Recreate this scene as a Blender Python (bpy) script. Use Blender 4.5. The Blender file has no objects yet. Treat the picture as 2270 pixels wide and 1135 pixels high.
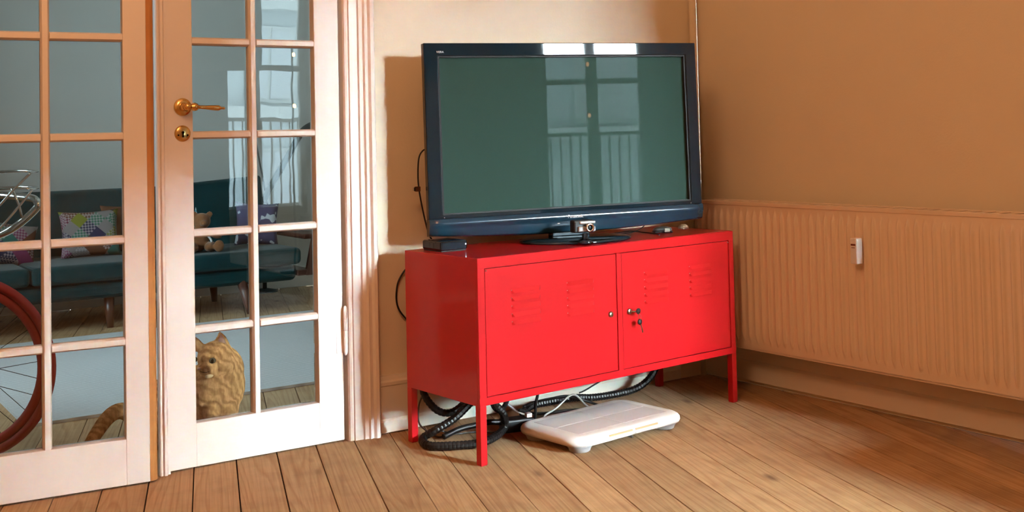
import bpy, bmesh, math, random
from mathutils import Vector, Matrix, noise
random.seed(7)
R = math.radians
sc = bpy.context.scene
col = sc.collection

# ------------------------------------------------------------------ camera
W_IMG, H_IMG = 2270.0, 1135.0
F_PX, CX, CY = 2527.61, 1163.3, 208.35
cam_d = bpy.data.cameras.new('camera')
cam = bpy.data.objects.new('camera', cam_d)
col.objects.link(cam)
right = Vector((0.82702027, -0.56171526, -0.02265924))
up = Vector((-0.00144774, -0.04243452, 0.9990982))
fwd = Vector((0.56217024, 0.82624166, 0.03590743))
mw = Matrix.Identity(4)
for i in range(3):
    mw[i][0], mw[i][1], mw[i][2] = right[i], up[i], -fwd[i]
mw[0][3], mw[1][3], mw[2][3] = -1.8397, -2.9833, 1.00457
cam.matrix_world = mw
cam_d.sensor_width = 36.0
cam_d.lens = F_PX * 36.0 / W_IMG
cam_d.shift_x = -(CX - W_IMG / 2) / W_IMG
cam_d.shift_y = (CY - H_IMG / 2) / W_IMG
cam_d.clip_start = 0.05
sc.camera = cam

# ------------------------------------------------------------------ world, daylight, exposure
SKY = 430.0
world = bpy.data.worlds.new('overcast_sky')
sc.world = world
world.use_nodes = True
bg = world.node_tree.nodes['Background']
bg.inputs[0].default_value = (0.82, 0.95, 1.0, 1)
bg.inputs[1].default_value = SKY

def area_light(name, loc, rot, sx, sy, power, color, portal=False):
    d = bpy.data.lights.new(name, 'AREA')
    d.shape = 'RECTANGLE'; d.size = sx; d.size_y = sy
    d.energy = power; d.color = color
    if portal:
        d.cycles.is_portal = True
    o = bpy.data.objects.new(name, d)
    col.objects.link(o); o.location = loc; o.rotation_euler = rot
    return o

WX0, WX1, WZ0, WZ1, WY = 1.64, 2.66, 0.30, 2.85, -6.2      # window of this room
area_light('window_daylight_portal', ((WX0+WX1)/2, WY-0.10, (WZ0+WZ1)/2), (R(90), 0, R(180)), WX1-WX0, WZ1-WZ0, 1, (1, 1, 1), True)
# daylight of the shady courtyard window of the back room
area_light('courtyard_daylight', (-2.66, 2.3, 1.55), (0, R(-90), 0), 1.5, 1.3, 80, (0.78, 0.92, 1.0))

vs = sc.view_settings
vs.view_transform = 'Standard'
vs.look = 'None'
vs.exposure = 0.0
vs.gamma = 1.0
vs.use_curve_mapping = False
try:
    sc.cycles.max_bounces = 10
    sc.cycles.diffuse_bounces = 5
    sc.cycles.glossy_bounces = 4
    sc.cycles.transparent_max_bounces = 16
    sc.cycles.caustics_reflective = False
    sc.cycles.caustics_refractive = False
    sc.cycles.sample_clamp_indirect = 6.0
    sc.cycles.use_denoising = True
except Exception:
    pass

# ------------------------------------------------------------------ materials
MATS = {}

def nt_mat(name):
    m = bpy.data.materials.new(name)
    m.use_nodes = True
    MATS[name] = m
    nt = m.node_tree
    b = nt.nodes['Principled BSDF']
    return m, nt, b

def N(nt, kind, **kw):
    n = nt.nodes.new(kind)
    for k, v in kw.items():
        setattr(n, k, v)
    return n

def pm(name, color, rough=0.5, spec=0.5, metal=0.0, bump=0.0, bscale=80.0, var=0.0, vscale=6.0, coat=0.0, emit=None, estr=0.0, sheen=0.0):
    m, nt, b = nt_mat(name)
    c = (*color, 1)
    b.inputs['Base Color'].default_value = c
    b.inputs['Roughness'].default_value = rough
    b.inputs['Specular IOR Level'].default_value = spec
    b.inputs['Metallic'].default_value = metal
    b.inputs['Coat Weight'].default_value = coat
    if coat:
        b.inputs['Coat Roughness'].default_value = 0.08
    if sheen:
        b.inputs['Sheen Weight'].default_value = sheen
    if emit:
        b.inputs['Emission Color'].default_value = (*emit, 1)
        b.inputs['Emission Strength'].default_value = estr
    tc = N(nt, 'ShaderNodeTexCoord')
    nz = N(nt, 'ShaderNodeTexNoise')
    nz.inputs['Scale'].default_value = vscale
    nz.inputs['Detail'].default_value = 4
    nt.links.new(tc.outputs['Object'], nz.inputs['Vector'])
    v = max(var, 0.02)
    mx = N(nt, 'ShaderNodeMix', data_type='RGBA', blend_type='MIX')
    mx.inputs['A'].default_value = (*[max(0, x*(1-v)) for x in color], 1)
    mx.inputs['B'].default_value = (*[min(1, x*(1+v)) for x in color], 1)
    nt.links.new(nz.outputs['Fac'], mx.inputs['Factor'])
    nt.links.new(mx.outputs['Result'], b.inputs['Base Color'])
    if bump:
        n2 = N(nt, 'ShaderNodeTexNoise')
        n2.inputs['Scale'].default_value = bscale
        n2.inputs['Detail'].default_value = 3
        nt.links.new(tc.outputs['Object'], n2.inputs['Vector'])
        bp = N(nt, 'ShaderNodeBump')
        bp.inputs['Strength'].default_value = bump
        bp.inputs['Distance'].default_value = 0.002
        nt.links.new(n2.outputs['Fac'], bp.inputs['Height'])
        nt.links.new(bp.outputs['Normal'], b.inputs['Normal'])
    return m

pm('wall_cream', (0.82, 0.73, 0.58), 0.85, 0.2, bump=0.25, bscale=140, var=0.03, vscale=3)
pm('wall_grey', (0.60, 0.60, 0.58), 0.9, 0.2, bump=0.2, bscale=120, var=0.03)
pm('ceiling_white', (0.80, 0.76, 0.68), 0.9, 0.2)
pm('paint_white', (0.84, 0.79, 0.75), 0.38, 0.45, bump=0.12, bscale=35, var=0.02, vscale=5)
pm('paint_skirting', (0.82, 0.76, 0.66), 0.45, 0.4, bump=0.15, bscale=30, var=0.05, vscale=7)
pm('edge_orange', (0.55, 0.24, 0.07), 0.6, 0.3, var=0.25, vscale=14)
pm('gap_dark', (0.02, 0.014, 0.01), 0.95, 0.0)
pm('brass', (0.78, 0.52, 0.20), 0.22, 0.5, metal=1.0, var=0.12, vscale=40)
pm('dark_hole', (0.01, 0.008, 0.006), 0.9, 0.0)
pm('red_metal', (0.54, 0.007, 0.012), 0.30, 0.5, bump=0.05, bscale=420, coat=0.6)
pm('chrome', (0.75, 0.75, 0.74), 0.12, 0.5, metal=1.0)
pm('steel', (0.62, 0.58, 0.50), 0.3, 0.5, metal=1.0)
pm('black_plastic', (0.012, 0.012, 0.013), 0.45, 0.5)
pm('black_rubber', (0.006, 0.0055, 0.0055), 0.42, 0.4)
pm('black_gloss', (0.007, 0.017, 0.024), 0.02, 0.5)
pm('chin_gloss', (0.010, 0.034, 0.055), 0.16, 0.6)
pm('tv_back', (0.015, 0.015, 0.016), 0.55, 0.4)
pm('grey_plastic', (0.10, 0.10, 0.10), 0.3, 0.5)
pm('grey_cable', (0.40, 0.40, 0.38), 0.5, 0.4)
pm('dark_grey_cable', (0.09, 0.085, 0.08), 0.5, 0.4)
pm('silver_plastic', (0.55, 0.55, 0.55), 0.25, 0.5, metal=0.6)
pm('white_plastic', (0.82, 0.81, 0.80), 0.35, 0.5)
pm('board_tile', (0.66, 0.64, 0.66), 0.5, 0.4, bump=0.1, bscale=500)
pm('board_foot', (0.50, 0.50, 0.50), 0.6, 0.3)
pm('sticker_orange', (0.85, 0.36, 0.18), 0.5, 0.3)
pm('sticker_grey', (0.48, 0.48, 0.52), 0.5, 0.3)
pm('beige_plastic', (0.62, 0.48, 0.34), 0.4, 0.4)
pm('radiator_paint', (0.84, 0.71, 0.57), 0.42, 0.4, var=0.02)
pm('meter_dark', (0.16, 0.03, 0.02), 0.5, 0.3)
pm('letter_silver', (0.75, 0.77, 0.8), 0.3, 0.5)
pm('led_blue', (0.8, 0.85, 1.0), 0.3, emit=(0.75, 0.85, 1.0), estr=6)
pm('bulb_glow', (1, 0.8, 0.5), 0.3, emit=(1.0, 0.55, 0.22), estr=60)
pm('sofa_teal', (0.0005, 0.030, 0.034), 0.9, 0.15, bump=0.6, bscale=260, var=0.2, vscale=20, sheen=0.15)
pm('sofa_wood', (0.07, 0.022, 0.012), 0.35, 0.5, var=0.3, vscale=12)
pm('lamp_grey', (0.045, 0.06, 0.06), 0.5, 0.4)
pm('teddy_brown', (0.22, 0.09, 0.035), 0.95, 0.1, bump=0.9, bscale=160, var=0.3, vscale=40, sheen=0.3)
pm('ribbon_white', (0.8, 0.8, 0.82), 0.4, 0.4)
pm('cushion_brown', (0.10, 0.045, 0.025), 0.9, 0.1, bump=0.6, bscale=200, var=0.3, vscale=30)
pm('tyre_red', (0.36, 0.012, 0.010), 0.55, 0.4, bump=0.15, bscale=90)
pm('tyre_dark', (0.02, 0.012, 0.010), 0.7, 0.3)
pm('curtain_cloth', (0.30, 0.24, 0.19), 0.95, 0.1, var=0.1)
pm('facade_plaster', (0.11, 0.125, 0.135), 0.9, 0.1, var=0.15, vscale=0.6)
pm('facade_trim', (0.26, 0.28, 0.29), 0.9, 0.1)
pm('facade_glass', (0.02, 0.025, 0.03), 0.1, 0.4)
pm('iron_black', (0.012, 0.012, 0.012), 0.5, 0.3)
pm('cat_white', (0.66, 0.42, 0.24), 0.9, 0.1)
pm('cat_eye', (0.10, 0.085, 0.05), 0.08, 0.6)
pm('cat_pink', (0.50, 0.24, 0.18), 0.6, 0.3)
pm('lampshade_paper', (0.9, 0.7, 0.45), 0.8, 0.1, emit=(1.0, 0.50, 0.24), estr=23)


def glass_mat(name, tint, rough=0.0):
    m = bpy.data.materials.new(name); m.use_nodes = True
    MATS[name] = m
    nt = m.node_tree
    nt.nodes.clear()
    out = N(nt, 'ShaderNodeOutputMaterial')
    tr = N(nt, 'ShaderNodeBsdfTransparent'); tr.inputs[0].default_value = (*tint, 1)
    gl = N(nt, 'ShaderNodeBsdfGlossy'); gl.inputs['Roughness'].default_value = rough
    gl.inputs[0].default_value = (1, 1, 1, 1)
    fr = N(nt, 'ShaderNodeFresnel'); fr.inputs['IOR'].default_value = 1.45
    # old float glass: slight waviness
    tc = N(nt, 'ShaderNodeTexCoord')
    nz = N(nt, 'ShaderNodeTexNoise'); nz.inputs['Scale'].default_value = 5.0
    nt.links.new(tc.outputs['Object'], nz.inputs['Vector'])
    bp = N(nt, 'ShaderNodeBump'); bp.inputs['Strength'].default_value = 0.02; bp.inputs['Distance'].default_value = 0.01
    nt.links.new(nz.outputs['Fac'], bp.inputs['Height'])
    nt.links.new(bp.outputs['Normal'], gl.inputs['Normal'])
    mx = N(nt, 'ShaderNodeMixShader')
    nt.links.new(fr.outputs[0], mx.inputs[0])
    nt.links.new(tr.outputs[0], mx.inputs[1])
    nt.links.new(gl.outputs[0], mx.inputs[2])
    nt.links.new(mx.outputs[0], out.inputs[0])
    return m

glass_mat('door_glass', (0.93, 0.97, 0.96))
glass_mat('window_glass', (0.97, 0.99, 0.99))


def screen_mat():
    m, nt, b = nt_mat('tv_screen')
    b.inputs['Base Color'].default_value = (0.036, 0.068, 0.054, 1)
    b.inputs['Roughness'].default_value = 0.5
    b.inputs['Specular IOR Level'].default_value = 0.0
    b.inputs['Coat Weight'].default_value = 0.27
    b.inputs['Coat IOR'].default_value = 1.30
    b.inputs['Coat Roughness'].default_value = 0.015
    b.inputs['Coat Tint'].default_value = (0.62, 0.92, 1.0, 1)
screen_mat()


def wood_floor():
    m, nt, b = nt_mat('floor_pine')
    tc = N(nt, 'ShaderNodeTexCoord')
    oi = N(nt, 'ShaderNodeObjectInfo')
    cmb = N(nt, 'ShaderNodeCombineXYZ')
    mul = N(nt, 'ShaderNodeMath', operation='MULTIPLY'); mul.inputs[1].default_value = 37.0
    nt.links.new(oi.outputs['Random'], mul.inputs[0])
    nt.links.new(mul.outputs[0], cmb.inputs['X']); nt.links.new(mul.outputs[0], cmb.inputs['Y'])
    add = N(nt, 'ShaderNodeVectorMath', operation='ADD')
    nt.links.new(tc.outputs['Object'], add.inputs[0]); nt.links.new(cmb.outputs[0], add.inputs[1])
    mp = N(nt, 'ShaderNodeMapping'); mp.inputs['Scale'].default_value = (1.0, 0.055, 1.0)
    nt.links.new(add.outputs[0], mp.inputs['Vector'])
    n1 = N(nt, 'ShaderNodeTexNoise'); n1.inputs['Scale'].default_value = 8.5; n1.inputs['Detail'].default_value = 1.5; n1.inputs['Roughness'].default_value = 0.35
    nt.links.new(mp.outputs[0], n1.inputs['Vector'])
    # growth rings: bands of a smooth stretched field
    m1 = N(nt, 'ShaderNodeMath', operation='MULTIPLY'); m1.inputs[1].default_value = 17.0
    nt.links.new(n1.outputs['Fac'], m1.inputs[0])
    fr = N(nt, 'ShaderNodeMath', operation='FRACT'); nt.links.new(m1.outputs[0], fr.inputs[0])
    rmp = N(nt, 'ShaderNodeValToRGB')
    e = rmp.color_ramp.elements
    e[0].position = 0.0; e[0].color = (0.57, 0.385, 0.215, 1)
    e[1].position = 1.0; e[1].color = (0.55, 0.37, 0.205, 1)
    a = e.new(0.55); a.color = (0.55, 0.365, 0.20, 1)
    c = e.new(0.86); c.color = (0.47, 0.285, 0.145, 1)
    nt.links.new(fr.outputs[0], rmp.inputs[0])
    # fine fibre streaks
    mp2 = N(nt, 'ShaderNodeMapping'); mp2.inputs['Scale'].default_value = (160.0, 3.0, 1.0)
    nt.links.new(add.outputs[0], mp2.inputs['Vector'])
    n2 = N(nt, 'ShaderNodeTexNoise'); n2.inputs['Scale'].default_value = 1.0; n2.inputs['Detail'].default_value = 3.0
    nt.links.new(mp2.outputs[0], n2.inputs['Vector'])
    mx = N(nt, 'ShaderNodeMix', data_type='RGBA', blend_type='MULTIPLY'); mx.inputs['Factor'].default_value = 0.55
    r2 = N(nt, 'ShaderNodeValToRGB'); r2.color_ramp.elements[0].position = 0.3; r2.color_ramp.elements[0].color = (0.66, 0.58, 0.5, 1)
    r2.color_ramp.elements[1].position = 0.65; r2.color_ramp.elements[1].color = (1.05, 1.05, 1.05, 1)
    nt.links.new(n2.outputs['Fac'], r2.inputs[0])
    nt.links.new(rmp.outputs[0], mx.inputs['A']); nt.links.new(r2.outputs[0], mx.inputs['B'])
    # knots and dirt
    mp3 = N(nt, 'ShaderNodeMapping'); mp3.inputs['Scale'].default_value = (7.0, 2.6, 1.0)
    nt.links.new(add.outputs[0], mp3.inputs['Vector'])
    vo = N(nt, 'ShaderNodeTexVoronoi'); vo.inputs['Scale'].default_value = 1.0
    nt.links.new(mp3.outputs[0], vo.inputs['Vector'])
    r3 = N(nt, 'ShaderNodeValToRGB'); r3.color_ramp.elements[0].position = 0.03; r3.color_ramp.elements[0].color = (0.22, 0.13, 0.09, 1)
    r3.color_ramp.elements[1].position = 0.13; r3.color_ramp.elements[1].color = (1, 1, 1, 1)
    nt.links.new(vo.outputs['Distance'], r3.inputs[0])
    mx2 = N(nt, 'ShaderNodeMix', data_type='RGBA', blend_type='MULTIPLY'); mx2.inputs['Factor'].default_value = 0.75
    nt.links.new(mx.outputs['Result'], mx2.inputs['A']); nt.links.new(r3.outputs[0], mx2.inputs['B'])
    n4 = N(nt, 'ShaderNodeTexNoise'); n4.inputs['Scale'].default_value = 9.0; n4.inputs['Detail'].default_value = 6.0
    nt.links.new(add.outputs[0], n4.inputs['Vector'])
    r4 = N(nt, 'ShaderNodeValToRGB'); r4.color_ramp.elements[0].position = 0.32; r4.color_ramp.elements[0].color = (0.80, 0.78, 0.78, 1)
    r4.color_ramp.elements[1].position = 0.55; r4.color_ramp.elements[1].color = (1, 1, 1, 1)
    nt.links.new(n4.outputs['Fac'], r4.inputs[0])
    mx3 = N(nt, 'ShaderNodeMix', data_type='RGBA', blend_type='MULTIPLY'); mx3.inputs['Factor'].default_value = 0.8
    nt.links.new(mx2.outputs['Result'], mx3.inputs['A']); nt.links.new(r4.outputs[0], mx3.inputs['B'])
    hsv = N(nt, 'ShaderNodeHueSaturation')
    vv = N(nt, 'ShaderNodeMapRange'); vv.inputs['To Min'].default_value = 0.86; vv.inputs['To Max'].default_value = 1.12
    nt.links.new(oi.outputs['Random'], vv.inputs['Value']); nt.links.new(vv.outputs[0], hsv.inputs['Value'])
    nt.links.new(mx3.outputs['Result'], hsv.inputs['Color'])
    nt.links.new(hsv.outputs[0], b.inputs['Base Color'])
    b.inputs['Roughness'].default_value = 0.5
    b.inputs['Specular IOR Level'].default_value = 0.3
    bp = N(nt, 'ShaderNodeBump'); bp.inputs['Strength'].default_value = 0.2; bp.inputs['Distance'].default_value = 0.002
    nt.links.new(n2.outputs['Fac'], bp.inputs['Height']); nt.links.new(bp.outputs['Normal'], b.inputs['Normal'])
wood_floor()


def rug_mat():
    m, nt, b = nt_mat('rug_ribbed')
    tc = N(nt, 'ShaderNodeTexCoord')
    mp = N(nt, 'ShaderNodeMapping'); mp.inputs['Rotation'].default_value = (0, 0, R(12))
    nt.links.new(tc.outputs['Object'], mp.inputs['Vector'])
    wv = N(nt, 'ShaderNodeTexWave'); wv.bands_direction = 'Y'; wv.inputs['Scale'].default_value = 16.0; wv.inputs['Distortion'].default_value = 0.4
    nt.links.new(mp.outputs[0], wv.inputs['Vector'])
    rp = N(nt, 'ShaderNodeValToRGB')
    rp.color_ramp.elements[0].color = (0.52, 0.54, 0.57, 1); rp.color_ramp.elements[1].color = (0.78, 0.80, 0.83, 1)
    nt.links.new(wv.outputs['Fac'], rp.inputs[0]); nt.links.new(rp.outputs[0], b.inputs['Base Color'])
    b.inputs['Roughness'].default_value = 0.95
    bp = N(nt, 'ShaderNodeBump'); bp.inputs['Strength'].default_value = 0.6; bp.inputs['Distance'].default_value = 0.004
    nt.links.new(wv.outputs['Fac'], bp.inputs['Height']); nt.links.new(bp.outputs['Normal'], b.inputs['Normal'])
rug_mat()


def patchwork_mat(name, seed):
    m, nt, b = nt_mat(name)
    tc = N(nt, 'ShaderNodeTexCoord')
    mp = N(nt, 'ShaderNodeMapping'); mp.inputs['Rotation'].default_value = (0, R(45), 0)
    mp.inputs['Scale'].default_value = (15, 15, 15); mp.inputs['Location'].default_value = (seed*1.37, seed*0.71, seed*2.13)
    nt.links.new(tc.outputs['Object'], mp.inputs['Vector'])
    sep = N(nt, 'ShaderNodeSeparateXYZ'); nt.links.new(mp.outputs[0], sep.inputs[0])
    cb = N(nt, 'ShaderNodeCombineXYZ')
    for ax in 'XZ':
        fl = N(nt, 'ShaderNodeMath', operation='FLOOR'); nt.links.new(sep.outputs[ax], fl.inputs[0]); nt.links.new(fl.outputs[0], cb.inputs[ax])
    wn = N(nt, 'ShaderNodeTexWhiteNoise'); nt.links.new(cb.outputs[0], wn.inputs['Vector'])
    rp = N(nt, 'ShaderNodeValToRGB'); rp.color_ramp.interpolation = 'CONSTANT'
    cols = [(0.008, 0.008, 0.014), (0.17, 0.17, 0.025), (0.13, 0.015, 0.04), (0.02, 0.12, 0.10), (0.22, 0.19, 0.19), (0.10, 0.03, 0.015), (0.18, 0.03, 0.09), (0.015, 0.02, 0.06), (0.04, 0.14, 0.09)]
    e = rp.color_ramp.elements
    e[0].position = 0; e[0].color = (*cols[0], 1); e[1].position = 1/9; e[1].color = (*cols[1], 1)
    for k in range(2, 9):
        x = e.new(k/9); x.color = (*cols[k], 1)
    nt.links.new(wn.outputs['Value'], rp.inputs[0])
    # dotted and checked prints on the patches
    ck = N(nt, 'ShaderNodeTexChecker'); ck.inputs['Scale'].default_value = 6.0
    nt.links.new(mp.outputs[0], ck.inputs['Vector'])
    ck.inputs['Color1'].default_value = (1, 1, 1, 1); ck.inputs['Color2'].default_value = (0, 0, 0, 1)
    gt = N(nt, 'ShaderNodeMath', operation='GREATER_THAN'); gt.inputs[1].default_value = 0.5
    sepc = N(nt, 'ShaderNodeSeparateColor'); nt.links.new(wn.outputs['Color'], sepc.inputs[0]); nt.links.new(sepc.outputs[1], gt.inputs[0])
    mlt = N(nt, 'ShaderNodeMath', operation='MULTIPLY'); nt.links.new(gt.outputs[0], mlt.inputs[0]); nt.links.new(ck.outputs['Fac'], mlt.inputs[1])
    m2 = N(nt, 'ShaderNodeMath', operation='MULTIPLY'); m2.inputs[1].default_value = 0.75; nt.links.new(mlt.outputs[0], m2.inputs[0])
    mx = N(nt, 'ShaderNodeMix', data_type='RGBA'); nt.links.new(m2.outputs[0], mx.inputs['Factor'])
    mx.inputs['B'].default_value = (0.36, 0.32, 0.33, 1)
    nt.links.new(rp.outputs[0], mx.inputs['A']); nt.links.new(mx.outputs['Result'], b.inputs['Base Color'])
    b.inputs['Roughness'].default_value = 0.9
    b.inputs['Specular IOR Level'].default_value = 0.15
patchwork_mat('patchwork_a', 1); patchwork_mat('patchwork_b', 4)


def spots_mat(name, base, spot, scale, lo, hi):
    m, nt, b = nt_mat(name)
    tc = N(nt, 'ShaderNodeTexCoord')
    nz = N(nt, 'ShaderNodeTexNoise'); nz.inputs['Scale'].default_value = scale; nz.inputs['Detail'].default_value = 1.0
    nt.links.new(tc.outputs['Object'], nz.inputs['Vector'])
    rp = N(nt, 'ShaderNodeValToRGB'); e = rp.color_ramp.elements
    e[0].position = lo; e[0].color = (*base, 1); e[1].position = hi; e[1].color = (*spot, 1)
    nt.links.new(nz.outputs['Fac'], rp.inputs[0]); nt.links.new(rp.outputs[0], b.inputs['Base Color'])
    b.inputs['Roughness'].default_value = 0.9
spots_mat('cloud_print', (0.075, 0.065, 0.14), (0.62, 0.66, 0.74), 15.0, 0.60, 0.62)


def striped_mat(name, c1, c2, scale, axis='Z', rot=(0, 0, 0)):
    m, nt, b = nt_mat(name)
    tc = N(nt, 'ShaderNodeTexCoord')
    mp = N(nt, 'ShaderNodeMapping'); mp.inputs['Rotation'].default_value = rot
    nt.links.new(tc.outputs['Object'], mp.inputs['Vector'])
    wv = N(nt, 'ShaderNodeTexWave'); wv.bands_direction = axis; wv.inputs['Scale'].default_value = scale
    nt.links.new(mp.outputs[0], wv.inputs['Vector'])
    rp = N(nt, 'ShaderNodeValToRGB'); e = rp.color_ramp.elements
    e[0].position = 0.45; e[0].color = (*c1, 1); e[1].position = 0.55; e[1].color = (*c2, 1)
    nt.links.new(wv.outputs['Fac'], rp.inputs[0]); nt.links.new(rp.outputs[0], b.inputs['Base Color'])
    b.inputs['Roughness'].default_value = 0.6
striped_mat('striped_paper', (0.8, 0.84, 0.86), (0.15, 0.42, 0.52), 12.0, 'Z', (R(30), 0, 0))


def cat_mat():
    m, nt, b = nt_mat('cat_fur')
    tc = N(nt, 'ShaderNodeTexCoord')
    wv = N(nt, 'ShaderNodeTexWave'); wv.bands_direction = 'DIAGONAL'; wv.inputs['Scale'].default_value = 15.0
    wv.inputs['Distortion'].default_value = 7.0; wv.inputs['Detail'].default_value = 3.0; wv.inputs['Detail Scale'].default_value = 1.5
    nt.links.new(tc.outputs['Object'], wv.inputs['Vector'])
    rp = N(nt, 'ShaderNodeValToRGB'); e = rp.color_ramp.elements
    e[0].position = 0.10; e[0].color = (0.44, 0.185, 0.07, 1); e[1].position = 0.80; e[1].color = (0.66, 0.31, 0.125, 1)
    nt.links.new(wv.outputs['Fac'], rp.inputs[0])
    mp = N(nt, 'ShaderNodeMapping'); mp.inputs['Scale'].default_value = (120, 120, 30)
    nt.links.new(tc.outputs['Object'], mp.inputs['Vector'])
    nz = N(nt, 'ShaderNodeTexNoise'); nz.inputs['Scale'].default_value = 1.0; nz.inputs['Detail'].default_value = 4
    nt.links.new(mp.outputs[0], nz.inputs['Vector'])
    r2 = N(nt, 'ShaderNodeValToRGB'); r2.color_ramp.elements[0].position = 0.3; r2.color_ramp.elements[0].color = (0.6, 0.55, 0.5, 1)
    r2.color_ramp.elements[1].position = 0.7; r2.color_ramp.elements[1].color = (1.1, 1.1, 1.1, 1)
    nt.links.new(nz.outputs['Fac'], r2.inputs[0])
    mx = N(nt, 'ShaderNodeMix', data_type='RGBA', blend_type='MULTIPLY'); mx.inputs['Factor'].default_value = 0.8
    nt.links.new(rp.outputs[0], mx.inputs['A']); nt.links.new(r2.outputs[0], mx.inputs['B'])
    nt.links.new(mx.outputs['Result'], b.inputs['Base Color'])
    b.inputs['Roughness'].default_value = 1.0; b.inputs['Specular IOR Level'].default_value = 0.0
    bp = N(nt, 'ShaderNodeBump'); bp.inputs['Strength'].default_value = 0.7; bp.inputs['Distance'].default_value = 0.003
    nt.links.new(nz.outputs['Fac'], bp.inputs['Height']); nt.links.new(bp.outputs['Normal'], b.inputs['Normal'])
cat_mat()

# ------------------------------------------------------------------ mesh helpers
def crom(pts, n=8, closed=False):
    P = [Vector(p) for p in pts]
    out = []
    L = len(P)
    rng = range(L) if closed else range(L-1)
    for i in rng:
        if closed:
            p0, p1, p2, p3 = P[(i-1) % L], P[i], P[(i+1) % L], P[(i+2) % L]
        else:
            p1, p2 = P[i], P[i+1]
            p0 = P[i-1] if i > 0 else p1*2-p2
            p3 = P[i+2] if i+2 < L else p2*2-p1
        for k in range(n):
            t = k/n
            out.append(0.5*((2*p1)+(p2-p0)*t+(2*p0-5*p1+4*p2-p3)*t*t+(3*p1-p0-3*p2+p3)*t*t*t))
    if not closed:
        out.append(P[-1])
    return out


class MB:
    def __init__(self):
        self.v, self.f, self.s, self.mi = [], [], [], []

    def add(self, verts, faces, smooth=False, mi=0):
        o = len(self.v)
        self.v += [tuple(v) for v in verts]
        self.f += [tuple(o+i for i in f) for f in faces]
        self.s += [smooth]*len(faces)
        self.mi += [mi]*len(faces)
        return self

    def box(self, x0, x1, y0, y1, z0, z1, mi=0):
        vs_ = [(x, y, z) for z in (z0, z1) for y in (y0, y1) for x in (x0, x1)]
        return self.add(vs_, [(0, 2, 3, 1), (4, 5, 7, 6), (0, 1, 5, 4), (2, 6, 7, 3), (0, 4, 6, 2), (1, 3, 7, 5)], mi=mi)

    def prism(self, poly, a, b, axis='z', smooth=False):
        n = len(poly)
        def P(u, v, w):
            return (u, v, w) if axis == 'z' else ((u, w, v) if axis == 'y' else (w, u, v))
        vs_ = [P(u, v, a) for u, v in poly]+[P(u, v, b) for u, v in poly]
        f = [tuple(range(n))[::-1], tuple(range(n, 2*n))]
        self.add(vs_, f)
        o = len(self.v)-2*n
        for i in range(n):
            j = (i+1) % n
            self.f.append((o+i, o+j, o+n+j, o+n+i)); self.s.append(smooth); self.mi.append(0)
        return self

    def lathe(self, prof, origin=(0, 0, 0), axis=(0, 0, 1), n=24, smooth=True):
        ax = Vector(axis).normalized()
        q = Vector((0, 0, 1)).rotation_difference(ax).to_matrix()
        vs_, fs = [], []
        for r, h in prof:
            for k in range(n):
                a = 2*math.pi*k/n
                vs_.append(Vector(origin)+q @ Vector((r*math.cos(a), r*math.sin(a), h)))
        m = len(prof)
        for i in range(m-1):
            for k in range(n):
                k2 = (k+1) % n
                fs.append((i*n+k, i*n+k2, (i+1)*n+k2, (i+1)*n+k))
        self.add(vs_, fs, smooth)
        if prof[0][0] > 1e-6:
            self.add([vs_[k] for k in range(n)], [tuple(range(n))[::-1]])
        if prof[-1][0] > 1e-6:
            self.add([vs_[(m-1)*n+k] for k in range(n)], [tuple(range(n))])
        return self

    def tube(self, pts, r, n=8, closed=False, smooth=True):
        P = [Vector(p) for p in pts]
        L = len(P)
        rr = r if callable(r) else (lambda t: r)
        T = []
        for i in range(L):
            a = P[(i-1) % L] if (closed or i > 0) else P[i]
            b = P[(i+1) % L] if (closed or i < L-1) else P[i]
            T.append((b-a).normalized())
        nv = T[0].orthogonal().normalized()
        vs_, fs = [], []
        for i in range(L):
            if i:
                nv = (T[i-1].rotation_difference(T[i])) @ nv
                nv = (nv - T[i]*nv.dot(T[i])).normalized()
            bn = T[i].cross(nv)
            ri = rr(i/max(1, L-1))
            for k in range(n):
                a = 2*math.pi*k/n
                vs_.append(P[i]+nv*(ri*math.cos(a))+bn*(ri*math.sin(a)))
        for i in range(L if closed else L-1):
            j = (i+1) % L
            for k in range(n):
                k2 = (k+1) % n
                fs.append((i*n+k, i*n+k2, j*n+k2, j*n+k))
        self.add(vs_, fs, smooth)
        if not closed:
            self.add(vs_[:n], [tuple(range(n))[::-1]]); self.add(vs_[-n:], [tuple(range(n))])
        return self

    def ell(self, c, r, rot=None, n=20, m=12):
        vs_, fs = [], []
        M3 = rot.to_matrix() if rot else Matrix.Identity(3)
        for i in range(m+1):
            ph = math.pi*i/m
            for k in range(n):
                a = 2*math.pi*k/n
                p = Vector((r[0]*math.sin(ph)*math.cos(a), r[1]*math.sin(ph)*math.sin(a), r[2]*math.cos(ph)))
                vs_.append(Vector(c)+M3 @ p)
        for i in range(m):
            for k in range(n):
                k2 = (k+1) % n
                fs.append((i*n+k, (i+1)*n+k, (i+1)*n+k2, i*n+k2))
        return self.add(vs_, fs, True)

    def build(self, name, mat, parent=None, bevel=0.0, seg=2, mats=None):
        me = bpy.data.meshes.new(name)
        me.from_pydata(self.v, [], self.f)
        bm = bmesh.new(); bm.from_mesh(me)
        for i, f in enumerate(bm.faces):
            f.smooth = self.s[i]; f.material_index = self.mi[i]
        bmesh.ops.remove_doubles(bm, verts=bm.verts, dist=1e-5)
        bmesh.ops.recalc_face_normals(bm, faces=bm.faces)
        bm.to_mesh(me); bm.free()
        for mm in (mats or [mat]):
            me.materials.append(MATS[mm])
        o = bpy.data.objects.new(name, me)
        col.objects.link(o)
        if parent:
            o.parent = parent
        if bevel:
            bv = o.modifiers.new('edge', 'BEVEL'); bv.width = bevel; bv.segments = seg; bv.limit_method = 'ANGLE'; bv.angle_limit = R(40)
        return o


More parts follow.
